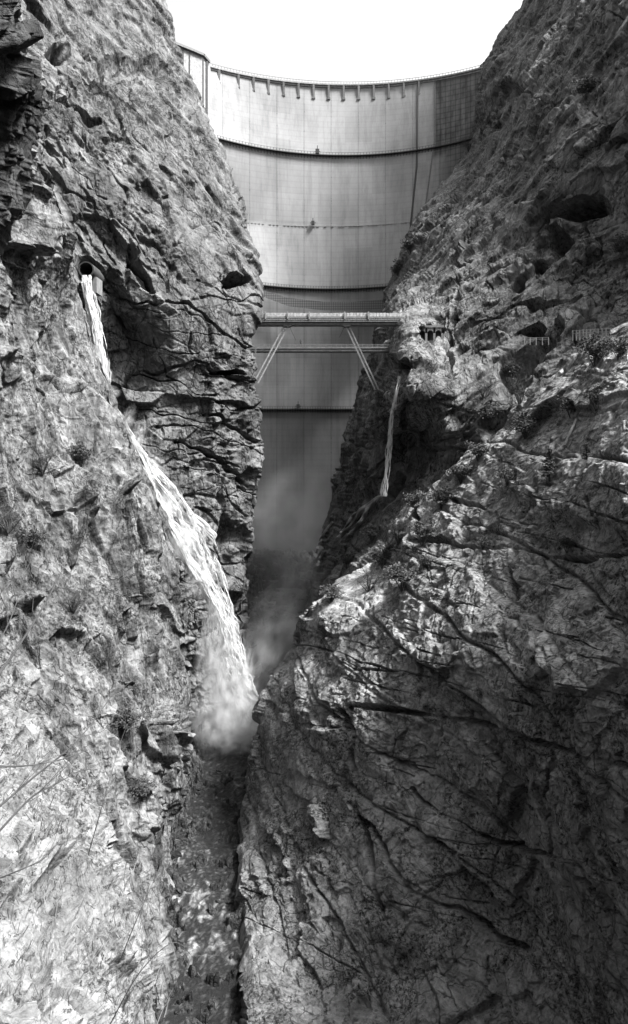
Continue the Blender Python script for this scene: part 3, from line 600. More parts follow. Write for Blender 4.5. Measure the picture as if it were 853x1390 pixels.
mb = MB()
for px in np.arange(345, 552, 3.2): mb.bar((bx(px), YB-.85, bz(437)), (bx(px), YB-.85, bz(432)), .07)
for px in (361, 391, 420, 468, 500): mb.bar((bx(px), YB-1.0, bz(434)), (bx(px), YB-1.0, bz(424)), .28)
mb.bar((x0, YB-.95, bz(434.6)), (x1, YB-.95, bz(434.6)), .16)
mb.build('railing', M_GALV, br)
def strut(pa, pb, wd):
    a, b = P(pa[0], pa[1], YB), P(pb[0], pb[1], YB-1); mb = MB(); s = Vector((wd, 0, 0)); mb.bar(a-s, b-s, .32); mb.bar(a+s, b+s, .32); o = mb.build('strut', M_GALV, br)
    mb = MB(); n = 14
    for i in range(n):
        t = i/n; t2 = (i+.5)/n; p = a.lerp(b, t); q = a.lerp(b, t2); mb.bar(p-s, q+s, .1); mb.bar(q+s, a.lerp(b, (i+1)/n)-s, .1)
    l = mb.build('lacing', M_STEEL, o); l.location = (0, 0, 0)
strut((390, 440), (347.5, 520), .5); strut((471, 440), (512, 529), .42)
for px in (390.5, 471): mb = MB(); mb.add([(bx(px-7), YB-.5, bz(441.1)), (bx(px+7), YB-.5, bz(441.1)), (bx(px+3), YB-.5, bz(443.5)), (bx(px-3), YB-.5, bz(443.5)), (bx(px-7), YB+1.5, bz(441.1)), (bx(px+7), YB+1.5, bz(441.1)), (bx(px+3), YB+1.5, bz(443.5)), (bx(px-3), YB+1.5, bz(443.5))], [(0, 3, 2, 1), (4, 5, 6, 7), (1, 2, 6, 5), (2, 3, 7, 6), (3, 0, 4, 7)]); mb.build('strut_head', M_CONC, br)
for a, b in (((393, 443), (402, 462)), ((468, 443), (461, 458))): mb = MB(); mb.tube([P(a[0], a[1], YB), P(b[0], b[1], YB+.5)], .05, 5); mb.build('stay_cable', M_DK, br)
cw = empty('pipe_catwalk', (bx(447), YB+6, 0)); YK = 157.0
def kx(px): return (px-CX)/F*YK
def kz(py): return (HY-py)/F*YK
cw.location = (kx(447), YK, kz(475)); tag(cw, 'narrow level catwalk crossing the gorge below the strutted bridge', 'catwalk')
mb = MB(); mb.box((kx(340), YK, kz(476.5)), (kx(538), YK+1.4, kz(473.6))); mb.box((kx(340), YK-.15, kz(472.6)), (kx(538), YK+.0, kz(470.6)))
for px in np.arange(345, 530, 2.8): mb.bar((kx(px), YK+.1, kz(477.6)), (kx(px), YK+.1, kz(476)), .12)
mb.build('deck', M_CONC, cw)
mb = MB(); mb.bar((kx(345), YK+.1, kz(467)), (kx(530), YK+.1, kz(467.4)), .08); mb.bar((kx(345), YK+.1, kz(469)), (kx(530), YK+.1, kz(469.2)), .06)
for px in np.arange(345, 532, 7): mb.bar((kx(px), YK+.1, kz(471)), (kx(px), YK+.1, kz(466.8)), .07)
mb.build('railing', M_GALV, cw)
mb = MB(); mb.box((kx(340), YK+.1, kz(478.6)), (kx(538), YK+.5, kz(477.4))); mb.build('pipe', M_DK, cw)
mb = MB(); mb.bar((kx(348), YK-2, kz(474)), (kx(347.5), YK-2, kz(512)), .3); o = mb.build('support_post', M_GALV); tag(o, 'thin pale upright post under the left end of the catwalk', 'post')

# person on the catwalk
def person(px, py_feet, Y, h, key):
    me = bpy.data.meshes.new('person'); bm = bmesh.new(); J = {}
    base = P(px, py_feet, Y); lay = bm.verts.layers.skin.verify()
    def v(n, x, y, z): J[n] = bm.verts.new((x, y, z))
    v('pel', 0, 0, .95); v('wst', 0, 0, 1.1); v('cst', 0, 0, 1.35); v('nck', 0, 0, 1.5); v('hd', 0, -.02, 1.62); v('tp', 0, -.01, 1.75)
    for s, n in ((-1, 'l'), (1, 'r')):
        v(n+'hip', s*.1, 0, .9); v(n+'kn', s*.11, -.02, .5); v(n+'an', s*.12, .02, .08); v(n+'toe', s*.13, -.16, .04)
        v(n+'sh', s*.19, 0, 1.42); v(n+'el', s*.25, .02, 1.14); v(n+'wr', s*.2, -.18, 1.02); v(n+'hn', s*.17, -.25, 1.02)
    E = [('pel', 'wst'), ('wst', 'cst'), ('cst', 'nck'), ('nck', 'hd'), ('hd', 'tp')]
    for n in 'lr': E += [('pel', n+'hip'), (n+'hip', n+'kn'), (n+'kn', n+'an'), (n+'an', n+'toe'), ('cst', n+'sh'), (n+'sh', n+'el'), (n+'el', n+'wr'), (n+'wr', n+'hn')]
    for a, b in E: bm.edges.new((J[a], J[b]))
    rad = dict(pel=.15, wst=.13, cst=.16, nck=.06, hd=.1, tp=.08)
    for n, q in J.items():
        r = rad.get(n) or {'hip': .1, 'kn': .065, 'an': .045, 'toe': .04, 'sh': .07, 'el': .045, 'wr': .032, 'hn': .035}[n[1:]]
        q[lay].radius = (r, r); q[lay].use_root = n == 'pel'
    bm.to_mesh(me); bm.free(); me.materials.append(M_DK); o = bpy.data.objects.new('person', me); COL.objects.link(o)
    o.location = base; m1 = o.modifiers.new('s', 'SKIN'); m2 = o.modifiers.new('d', 'SUBSURF'); m2.levels = m2.render_levels = 1
    o.scale = (h,)*3; return o
o = person(408.5, 470.6, YK+.7, 1.05, 0); tag(o, 'person in dark clothes standing on the lower catwalk, hands on the railing', 'person')

# ------------------------------------------------------------------ tunnel outlet on the left
def outlet():
    c = P(117.5, 366, 121.0); t = empty('tunnel_outlet', c); tag(t, 'round black tunnel mouth spilling the high white waterfall out of the left wall', 'tunnel outlet')
    n = 40; r0, r1 = 1.28, 1.5; V = []; Fs = []
    prof = [(r1, 4.0), (r1, -.35), (r0, -.35), (r0, 9.0)]
    for r, y in prof:
        for k in range(n): a = 2*math.pi*k/n; V.append((c.x+r*math.cos(a), c.y+y, c.z+r*math.sin(a)))
    for i in range(3):
        for k in range(n): Fs.append((i*n+k, i*n+(k+1) % n, (i+1)*n+(k+1) % n, (i+1)*n+k))
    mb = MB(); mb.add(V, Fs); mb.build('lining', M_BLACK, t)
    mb = MB(); mb.add([(c.x+r0*math.cos(2*math.pi*k/n), c.y+8.5, c.z+r0*math.sin(2*math.pi*k/n)) for k in range(n)], [tuple(range(n))]); mb.build('back_wall', M_BLACK, t)  # black disc closing the bore, in place of its dark depth
    mb = MB(); a = P(126, 376, 122.6); b = P(133, 398, 123); mb.box((a.x, a.y-.3, b.z), (b.x, a.y+3, a.z)); mb.build('buttress', M_CONC, t)
outlet()

# ------------------------------------------------------------------ falling water
def water_mat(name, v=.9):
    m, n, b = mat(name); L = n.links; b.inputs['Base Color'].default_value = (v, v, v, 1); b.inputs['Roughness'].default_value = .5; b.inputs['Specular IOR Level'].default_value = .3
    tr = nd(n, 'ShaderNodeBsdfTranslucent'); tr.inputs[0].default_value = (v, v, v, 1); mx = nd(n, 'ShaderNodeMixShader'); mx.inputs[0].default_value = .45
    L.new(b.outputs[0], mx.inputs[1]); L.new(tr.outputs[0], mx.inputs[2]); tp = nd(n, 'ShaderNodeBsdfTransparent'); m2 = nd(n, 'ShaderNodeMixShader'); m2.inputs[0].default_value = .5; L.new(tp.outputs[0], m2.inputs[1]); L.new(mx.outputs[0], m2.inputs[2])
    L.new(m2.outputs[0], n.nodes['Material Output'].inputs[0]); return m
M_W = water_mat('white_water', .62)
def path_at(path, t):
    a = np.array(path, float); s = np.linspace(0, 1, len(a)); return [np.interp(t, s, a[:, k]) for k in range(a.shape[1])]
def strands(mb, path, n, r0, r1, seed, wob=.35, seg=46, brk=.0):
    """path rows: px, py, Y, half width px; neighbouring strands wander together"""
    rg = np.random.default_rng(seed); n = int(n*4.5); segs = int(seg*1.3)
    for k in range(n):
        lat = rg.uniform(-1, 1); t0 = 0 if rg.random() > brk else rg.uniform(0, .8); t1 = 1 if rg.random() > brk else min(1, t0+rg.uniform(.1, .4)); ph = rg.uniform(0, 99); pts = []; rd = []
        rr = r0*.35+(r1*.55-r0*.35)*rg.random()**3; m = max(6, int(segs*(t1-t0))); T = t0+(t1-t0)*np.arange(m+1)/m
        q = np.stack([np.full(m+1, lat*2.2+seed*7.1), T*5+lat*.6, np.full(m+1, seed*3.3)], 1)
        j = vnoise(q, 900)*.9+vnoise(q*np.array([3., 3., 1]), 901)*.45+vnoise(np.stack([np.full(m+1, ph), T*14, T*0], 1), 902)*.22
        ry = vnoise(np.stack([T*20, np.full(m+1, ph), T*0+lat*3], 1), 903)
        for i in range(m+1):
            px, py, Y, hw = path_at(path, T[i]); e = (1 if .04 < i/m < .96 else .3)
            pts.append(P(px+hw*(lat*.85+wob*j[i]), py, Y-.4-rr-.35*abs(ry[i])-.5*math.cos(lat*1.5))); rd.append(rr*(.75+.6*ry[i])*e)
        mb.tube(pts, [max(.012, x) for x in rd], 4, False)
def streaks(mb, path, n, r0, r1, seed, gap=.5, ln=(.03, .12), wob=.3, asp=1.0):
    """many short threads of falling water; where the flow thins out the rock shows through"""
    rg = np.random.default_rng(seed); a = np.array(path, float)
    lat = rg.uniform(-1, 1, n*3); t0 = rg.uniform(-.02, .98, n*3)
    q = np.stack([lat*2.4*asp+seed*3.7, t0*7-lat*.8, np.full(n*3, seed*1.3)], 1)
    den = .5+.9*vnoise(q, 910)+.5*vnoise(q*np.array([2.7, 2.2, 1]), 911)-.25*np.abs(lat)**3
    keep = np.where(den+rg.normal(0, .12, n*3) > gap)[0][:n]
    for k in keep:
        la = lat[k]; T = np.linspace(max(0, t0[k]), min(1, t0[k]+rg.uniform(*ln)), 7); rr = r0+(r1-r0)*rg.random()**2
        qq = np.stack([np.full(7, la*2.0+seed*7.1), T*6+la*.5, np.full(7, seed*3.3)], 1); j = vnoise(qq, 900)+.5*vnoise(qq*np.array([2.5, 3, 1]), 901); dep = rg.normal(0, .15); pts = []; rd = []
        for i in range(7):
            px, py, Y, hw = path_at(path, T[i]); pts.append(P(px+hw*(la*.85+wob*j[i]), py, Y-.5+dep-.7*math.cos(la*1.5))); rd.append(rr*math.sin(math.pi*(i+.6)/7.2))
        mb.tube(pts, rd, 4, False)
def falls():
    t = empty('waterfall', P(120, 380, 118)); tag(t, 'long white waterfall plunging from the round tunnel mouth down the left gully to the river', 'waterfall')
    p1 = [(117.5, 373, 121.0, 7.5), (118, 384, 119.4, 7.5), (120, 405, 118.5, 7), (126, 430, 117.5, 8), (131, 455, 117, 9), (134, 480, 116.5, 10), (138, 510, 116, 11), (141, 536, 115.5, 13)]
    mb = MB(); streaks(mb, p1, 2400, .03, .08, 1, .22, (.02, .1), .2); p1b = [(123, 395, 119, 6), (130, 430, 118.5, 9), (136, 460, 118.5, 10), (141, 500, 118, 9), (145, 536, 117, 9)]
    streaks(mb, p1b, 1200, .015, .05, 2, .3, (.04, .16), .4); mb.build('free_fall', M_W, t, False)
    p2 = [(150, 546, 116.5, 5), (162, 566, 118.5, 7), (175, 590, 120.5, 10), (188, 615, 121.5, 13), (201, 640, 122.5, 19), (214, 662, 122.5, 25), (229, 690, 122, 33), (244, 715, 121.5, 38), (259, 742, 121, 38), (273, 770, 121, 34)]
    mb = MB(); streaks(mb, p2, 8500, .03, .09, 3, .46, (.012, .05), .35)
    p2a = [(150, 546, 116, 4), (162, 568, 118, 5), (174, 592, 120, 8), (186, 617, 121, 10), (198, 645, 121.5, 10), (210, 672, 121.5, 9), (222, 700, 121, 9), (237, 728, 120.5, 9), (252, 755, 120, 10), (270, 790, 119.5, 12)]
    streaks(mb, p2a, 4600, .03, .09, 4, .16, (.012, .05), .4)
    p2c = [(205, 645, 122, 9), (228, 668, 122, 9), (243, 695, 122, 6), (254, 725, 121.5, 5), (268, 752, 121, 9), (284, 780, 121, 8), (294, 810, 121, 8)]; streaks(mb, p2c, 1500, .02, .07, 5, .35, (.02, .08), .7)
    for k, (lx, pp) in enumerate(((0, [(240, 668), (262, 700), (268, 730), (276, 756)]), (0, [(250, 690), (272, 722), (282, 750), (292, 775)]), (0, [(272, 752), (298, 768), (306, 795), (313, 822), (318, 850)]))):
        streaks(mb, [(x, y, 121.8-.8*i/3, 3.5) for i, (x, y) in enumerate(pp)], 130, .02, .07, 60+k, .3, (.1, .3), 1.0)
    mb.build('cascade', M_W, t, False)
    p3 = [(264, 765, 120.5, 16), (280, 795, 119.7, 13), (293, 828, 119.5, 14), (304, 860, 119.5, 18), (313, 890, 119.5, 22), (319, 920, 119.5, 26), (324, 950, 119.5, 30), (326, 990, 119.5, 33)]
    mb = MB(); streaks(mb, p3, 6000, .02, .08, 6, .3, (.012, .06), .35)
    p3b = [(294, 795, 122.5, 9), (311, 835, 122.5, 9), (321, 865, 122.5, 8), (328, 895, 122.5, 6)]; streaks(mb, p3b, 500, .03, .08, 7, .35, (.06, .2), .5)
    p3c = [(278, 778, 121.5, 13), (297, 815, 121.5, 12), (304, 850, 121.5, 9), (309, 880, 121.5, 8)]; streaks(mb, p3c, 600, .03, .1, 9, .3, (.06, .2), .4)
    p3d = [(275, 830, 121, 5), (281, 870, 121, 8), (288, 910, 121, 10), (294, 950, 121, 10)]; streaks(mb, p3d, 140, .02, .05, 12, .4, (.05, .2), .5)
    mb.build('plunge', M_W, t, False)
falls()
def small_falls():
    t = empty('thin_waterfall', P(543, 510, 157)); tag(t, 'thin white ribbon of water dropping down the right slope near the bridge', 'waterfall')
    mb = MB(); p = []; yy = 170.
    for x, y, hw in ((543, 510, 2.2), (538, 530, 2.6), (533, 560, 2.6), (529, 600, 3), (525, 635, 3.2), (520, 674, 4)): q, nn = on('D', x, y); yy = min(yy, q.y-.8); p.append((x, y, yy, hw))
    streaks(mb, p, 560, .03, .10, 11, .3, (.02, .12), .9); mb.build('free_fall', M_W, t, True)
    mb = MB()
    for k, pp in enumerate(([(519, 672), (505, 681), (490, 695), (478, 712), (460, 730)], [(514, 676), (500, 690), (492, 705), (484, 716), (474, 726)], [(508, 680), (496, 688), (480, 700), (470, 716), (464, 724)])):
        pts = []; 
        for i_ in range(13):
            x, y = path_at(pp, i_/12); q, nn = on('D', x, y); pts.append((x, y, q.y-4.5, 2.4))
        streaks(mb, pts, 700, .14, .34, 20+k, .2, (.1, .3), .9)
    mb.build('cascade', M_W, t, True)
    t2 = empty('side_trickle', P(440, 745, 190)); tag(t2, 'broken trickle of white water low on the dark right slope beyond the thin waterfall', 'waterfall')
    mb = MB()
    for k, pp in enumerate(([(452, 708), (444, 718), (437, 728)], [(437, 732), (432, 742), (430, 750)], [(440, 748), (434, 758), (431, 768)])):
        pts = []
        for i_ in range(7):
            x, y = path_at(pp, i_/6); q, nn = on('D', x, y); pts.append((x, y, q.y-2.0, 1.2))
        streaks(mb, pts, 220, .12, .3, 30+k, .2, (.1, .4), .9)
    mb.build('cascade', M_W, t2, True)
small_falls()

# ------------------------------------------------------------------ spray and mist (volumes)
def vol_mat(name, dens, noise_scale, lo, hi, col=.95, radial=None):
    m = bpy.data.materials.new(name); m.use_nodes = True; n = m.node_tree; n.nodes.clear(); L = n.links
    o = nd(n, 'ShaderNodeOutputMaterial'); v = nd(n, 'ShaderNodeVolumePrincipled'); v.inputs['Color'].default_value = (col,)*3+(1,); v.inputs['Anisotropy'].default_value = .2
    tc = nd(n, 'ShaderNodeTexCoord'); x = nd(n, 'ShaderNodeTexNoise'); x.inputs['Scale'].default_value = noise_scale; x.inputs['Detail'].default_value = 3; L.new(tc.outputs['Object'], x.inputs['Vector'])
    f = ramp(n, x.outputs['Fac'], [(lo, 0), (hi, 1)])
    if radial:      # soft fall-off towards the ellipsoid's skin
        vl = nd(n, 'ShaderNodeVectorMath', operation='LENGTH'); L.new(tc.outputs['Object'], vl.inputs[0])
        f = mul(n, f, ramp(n, vl.outputs['Value'], [(0, 1), (.45, .4), (.92, 0)]))
    L.new(mul(n, f, dens), v.inputs['Density']); L.new(v.outputs[0], o.inputs['Volume']); return m
def puff(name, c, r, m, rot=(0, 0, 0)):
    me = bpy.data.meshes.new(name); bm = bmesh.new(); bmesh.ops.create_icosphere(bm, subdivisions=3, radius=1.0); bm.to_mesh(me); bm.free(); me.materials.append(m)
    o = bpy.data.objects.new(name, me); COL.objects.link(o); o.location = c; o.scale = r; o.rotation_euler = rot; setk(o, 'stuff'); return o
SPRAY = vol_mat('spray_air', .9, 4.0, .42, .66, radial=True); SPRAY.node_tree.nodes['Noise Texture'].inputs['Detail'].default_value = 5
for px, py, r, k, a in ((290, 835, 2.2, 6, -18), (303, 880, 3.2, 7, -16), (314, 925, 4.2, 7, -12), (323, 960, 5.5, 7, -8), (332, 985, 8.5, 6, 0), (296, 975, 6, 8, 0), (330, 915, 2.6, 7, -10), (148, 532, 2.6, 1.6, 0), (172, 572, 1.6, 4, -25), (185, 602, 1.8, 6, -28), (205, 640, 2.2, 5, -25), (130, 510, 1.8, 5, 0), (296, 930, 3.5, 8, -6), (225, 690, 3.0, 6, -25), (250, 735, 3.4, 6, -25), (272, 785, 3.2, 6, -22), (285, 900, 3.5, 10, -5)):
    puff('spray', P(px, py, 118.3), (r, r*.8, k), SPRAY, (random.uniform(-.2, .2), R(-a), random.random()*0))
puff('mist', P(400, 720, 235), (30, 75, 44), vol_mat('mist_air', .0018, 1.6, .25, .6, radial=True))
MIST = vol_mat('mist_wisps', .06, 3.0, .4, .66, radial=True)
puff('mist', P(352, 900, 128), (7, 8, 11), MIST); puff('mist', P(378, 845, 150), (9, 12, 13), MIST, (0, R(25), 0)); puff('mist', P(408, 780, 175), (10, 14, 14), MIST, (0, R(25), 0)); puff('mist', P(405, 715, 240), (26, 45, 26), vol_mat('mist_veil', .03, 2.5, .35, .65, radial=True))
puff('mist', P(390, 850, 160), (14, 26, 20), vol_mat('mist_air', .008, 2.0, .3, .62, radial=True))

# ------------------------------------------------------------------ road gallery, fence, pole
def surf(px, py, keys=('C', 'D', 'A', 'A1', 'B')):
    best = None
    for k in keys:
        x, y = _proj.get(k, (None, None)) if k in _proj else (on(k, px, py), _proj[k])[1]
        dmin = ((x-px)**2+(y-py)**2).min()
        if dmin > 9: continue
        q, n = on(k, px, py)
        if best is None or q.y < best[0].y: best = (q, n, k)
    return best
def gallery():
    q, nn = on('D', 583, 447); Yg = q.y-2.2 if q.y < 156 else 152.0
    Yg = min(Yg, 152.5); t = empty('road_gallery', P(583, 466, Yg)); tag(t, 'dark concrete road gallery with three round arches set in the right cliff by the bridge', 'gallery')
    g = lambda x: (x-CX)/F*Yg; h = lambda y: (HY-y)/F*Yg
    xs = [566, 569.5, 577.5, 580.5, 588.5, 591.5, 599.5, 602]; mb = MB()
    def pier(a, b): mb.box((g(a), Yg, h(467)), (g(b), Yg+.8, h(452)))
    for a, b in ((566, 569.5), (577.5, 580.5), (588.5, 591.5), (599.5, 602)): pier(a, b)
    for a, b in ((569.5, 577.5), (580.5, 588.5), (591.5, 599.5)):     # arch heads
        n = 10; c = (a+b)/2; r = (b-a)/2; V = []; Fs = []
        for i in range(n+1):
            u = math.pi*i/n; ax = c-r*math.cos(u); ay = 452-r*math.sin(u)
            for y in (Yg, Yg+.8): V.append((g(ax), y, h(ay))); V.append((g(ax), y, h(444.5)))
        for i in range(n):
            k = i*4; Fs += [(k, k+4, k+5, k+1), (k+2, k+3, k+7, k+6), (k, k+2, k+6, k+4), (k+1, k+5, k+7, k+3)]
        mb.add(V, Fs)
    mb.box((g(565), Yg-.15, h(444.3)), (g(603), Yg+1.0, h(441.5))); mb.build('arcade', M_CONC, t)
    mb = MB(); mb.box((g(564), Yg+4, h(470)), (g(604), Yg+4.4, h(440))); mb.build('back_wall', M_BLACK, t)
    mb = MB()
    for a in (569, 580, 591): mb.bar((g(a), Yg-.05, h(463)), (g(a+9), Yg-.05, h(463)), .1); mb.bar((g(a), Yg-.05, h(465)), (g(a+9), Yg-.05, h(465)), .08)
    mb.build('railing', M_GALV, t)
gallery()
def fence(name, pts, h, label, n):
    P3 = []
    for i in range(n):
        s = i/(n-1)*(len(pts)-1); k = min(int(s), len(pts)-2); f = s-k; x = pts[k][0]*(1-f)+pts[k+1][0]*f; y = pts[k][1]*(1-f)+pts[k+1][1]*f
        q, nn = on('D', x, y); P3.append((x, y, q.y-.4))
    Y = np.array([p[2] for p in P3]); A = np.polyfit(range(n), Y, 1); Y = np.polyval(A, range(n))-1.2
    W = [P(p[0], p[1], y) for p, y in zip(P3, Y)]
    t = empty(name, W[0]); tag(t, label, 'fence'); MP = plain('painted_fence_post', .3)
    for a in W: mb = MB(); mb.bar(a-Vector((0, 0, .8)), a+Vector((0, 0, h)), .15); mb.build('post', MP, t)
    mb = MB()
    for a, b in zip(W[:-1], W[1:]):
        for z in (h*.92, h*.5): mb.bar(a+Vector((0, 0, z)), b+Vector((0, 0, z)), .09)
    mb.build('rail', MP, t)
fence('road_fence', [(778, 457), (800, 455.5), (825, 454.5), (856, 454.5)], 1.3, 'pale post and rail fence along the road ledge at the right edge', 15)
fence('road_fence', [(697, 462), (720, 463), (745, 463)], .8, 'short fence of thin posts in front of the dark road cave on the right', 7)
M_WOOD = plain('weathered_wood', .12, .8, .3, 4)
q, _, _ = surf(767, 604); mb = MB(); a = P(767, 605, q.y-.4); b = P(783, 569, q.y+1.5); mb.bar(a, b, .28, .2); mb.bar(a+Vector((.55, 0, 0)), b+Vector((.3, 0, 0)), .12); o = mb.build('pole', M_WOOD); tag(o, 'dark wooden pole leaning on the bright rock face at the right', 'pole')

# ------------------------------------------------------------------ plants
M_LEAF = plain('dark_foliage', .045, .8, .5, 1.5); M_TWIG = plain('bare_twig', .04, .8, .4, 3); M_BARK = plain('bark', .04, .9, .3, 4); M_STRAW = plain('dry_grass_blade', .10, .8, .5, 1.0)
def shrub_proto(seed, kind):
    rg = random.Random(seed); st = MB(); lf = MB()
    def leaf(p, s):
        a = Vector((rg.gauss(0, 1), rg.gauss(0, 1), rg.gauss(0, .7))).normalized(); b = a.orthogonal().normalized(); b.rotate(Matrix.Rotation(rg.random()*6.28, 3, a)); s *= rg.uniform(.6, 1.4)
        lf.add([p, p+a*s*.5+b*s*.28, p+a*s, p+a*s*.5-b*s*.28], [(0, 1, 2, 3)])
    if kind == 'conifer':
        st.tube([(0, 0, -.1), (.01, 0, .5), (0, 0, 1)], [.035, .022, .004], 6)
        for i in range(60):
            z = .1+.88*(i/60)**.9; r = (1-z)*.36*rg.uniform(.6, 1.15)+.02; a = rg.random()*6.28; tip = Vector((math.cos(a)*r, math.sin(a)*r, z-.04)); base = Vector((0, 0, z))
            st.tube([base, tip], [.006, .002], 3, False)
            for k in range(16): leaf(base.lerp(tip, rg.uniform(.15, 1))+Vector((rg.gauss(0, .012), rg.gauss(0, .012), rg.gauss(0, .012))), .055)
    else:
        ends = []
        for i in range(9 if kind == 'bush' else 14):
            a = rg.random()*6.28; r = rg.uniform(.15, .5); p = Vector((0, 0, -.08)); q = Vector((math.cos(a)*r, math.sin(a)*r, rg.uniform(.35, .95))); m = p.lerp(q, .5)+Vector((rg.gauss(0, .05), rg.gauss(0, .05), .08)); st.tube([p, m, q], [.018, .011, .004], 4, False)
            for k in range(7):
                b0 = m.lerp(q, rg.random()); b1 = b0+Vector((rg.gauss(0, .16), rg.gauss(0, .16), rg.uniform(0, .22))); st.tube([b0, b1], [.006, .002], 3, False); ends.append(b1); ends.append(b0.lerp(b1, .5))
                for z in range(3): b2 = b1+Vector((rg.gauss(0, .09), rg.gauss(0, .09), rg.uniform(-.02, .12))); st.tube([b0.lerp(b1, rg.random()), b2], [.004, .0015], 3, False); ends.append(b2)
        if kind == 'bush':
            for e in ends:
                if rg.random() < .8:
                    for k in range(rg.randint(2, 9)): leaf(e+Vector((rg.gauss(0, .045), rg.gauss(0, .045), rg.gauss(0, .04))), .08)
    return st, lf
PRO = {}
for kind in ('bush', 'bare', 'conifer'):
    for v in range(3):
        st, lf = shrub_proto(hash_ := {'bush': 10, 'bare': 20, 'conifer': 30}[kind]+v, kind); ms = bpy.data.meshes.new('stems'); ms.from_pydata(st.v, [], st.f); ms.materials.append(M_BARK if kind != 'bare' else M_TWIG); ml = None
        if lf.v: ml = bpy.data.meshes.new('foliage'); ml.from_pydata(lf.v, [], lf.f); ml.materials.append(M_LEAF)
        PRO[kind, v] = (ms, ml)
def plant(kind, px, py, hpx, label, v=0, keys=('C', 'D', 'A', 'A1', 'B'), group=None, wide=1.0):
    r = surf(px, py, keys)
    if r is None: return
    q, nn, _ = r; h = hpx*1.15/F*q.y; nm = {'bush': 'shrub', 'bare': 'bare_shrub', 'conifer': 'conifer_tree'}[kind]
    t = empty(nm, q-Vector((0, 0, h*.04))); t.rotation_euler = (0, 0, random.random()*6); t.scale = (h*wide, h*wide, h); tag(t, label, 'tree' if kind == 'conifer' else 'shrub', group)
    ms, ml = PRO[kind, v % 3]
    o = bpy.data.objects.new('trunk' if kind == 'conifer' else 'stems', ms); COL.objects.link(o); o.parent = t
    if ml: o = bpy.data.objects.new('crown' if kind == 'conifer' else 'foliage', ml); COL.objects.link(o); o.parent = t
G1 = 'shrubs rooted on the right rock and slope'
for a in [('bush', 808, 495, 36, 'largest dark shrub standing just under the road fence, right', 0, 1.0), ('bush', 838, 486, 26, 'dark shrub at the right edge beside the largest shrub below the fence', 1, 1.0),
          ('bush', 808, 556, 26, 'round dark shrub on the bright rock ledge, lower of two near the right edge', 2, 1.0), ('bush', 773, 566, 24, 'thin dark shrub beside the top of the leaning pole', 0, 1.1),
          ('bush', 713, 592, 30, 'dark shrub in the gap where the bright rock meets the shaded gully', 1, 1.1), ('conifer', 745, 652, 40, 'small dark conifer in the middle of the bright right rock, below the pole', 0, 1.2),
          ('conifer', 796, 622, 20, 'tiny conifer on the ledge left of the big crack at the right edge', 1, 1.3), ('bush', 687, 660, 20, 'small dark shrub in a crack left of the conifer on the bright rock', 2, 1.0),
          ('bush', 648, 624, 22, 'low dark shrub at the upper rim of the bright rock, left of the gully', 0, 1.3), ('bare', 705, 545, 34, 'tall bare grey shrub in the gully left of the bright rock', 0, 1.0),
          ('bush', 665, 575, 24, 'dark shrub on the earth slope in the middle of the right gully', 1, 1.2), ('bush', 690, 520, 22, 'dark shrub high in the right gully under the road cave', 2, 1.3),
          ('bare', 655, 540, 26, 'bare shrub at the left side of the right gully', 1, 1.2), ('bush', 625, 655, 22, 'dark shrub at the foot of the right gully above the rock rim', 0, 1.4),
          ('bush', 598, 690, 24, 'dark shrub on the slope right of the thin waterfall foot', 1, 1.3), ('bush', 565, 690, 22, 'dark shrub nearest the foot of the thin waterfall', 2, 1.2),
          ('bush', 575, 735, 26, 'dark shrub against the left rim of the bright rock', 0, 1.2), ('bare', 540, 735, 28, 'bare shrub on the dark slope below the thin waterfall', 2, 1.3),
          ('bush', 518, 770, 24, 'dark shrub at the left tip of the upper bright rock', 1, 1.4), ('bush', 545, 800, 28, 'wide dark shrub on the vegetated shelf below the bright rock tip', 2, 1.5),
          ('bare', 500, 800, 28, 'bare shrub on the shelf left of the wide dark shrub', 0, 1.3), ('bush', 470, 770, 20, 'dark shrub low on the right slope by the canyon rim', 0, 1.4),
          ('bush', 450, 815, 20, 'dark shrub at the lowest left corner of the right slope', 1, 1.4), ('bush', 505, 735, 18, 'small dark shrub under the cascade of the thin waterfall', 2, 1.4),
          ('bush', 575, 770, 16, 'small shrub rooted in the long horizontal crack, left end', 0, 1.2), ('bush', 655, 745, 15, 'small shrub rooted in the long horizontal crack, middle', 1, 1.2), ('bush', 770, 748, 18, 'small shrub rooted in the long horizontal crack, right end', 2, 1.2),
          ('bush', 556, 345, 20, 'dark shrub on the right skyline edge against the lower dam', 0, 1.1), ('bush', 540, 372, 18, 'dark shrub just above the right end of the bridge', 1, 1.1), ('bare', 635, 205, 14, 'small bare shrub where the right slope meets the stained dam flank', 0, 1.0),
          ('bush', 795, 135, 22, 'dark shrub high on the right mountainside', 2, 1.2), ('bush', 845, 345, 26, 'dark shrub at the right edge beside the great hollow', 1, 1.0)]:
    plant(a[0], a[1], a[2], a[3], a[4], a[5], ('C', 'D'), G1, a[6])
G2 = 'shrubs rooted on the left cliff'
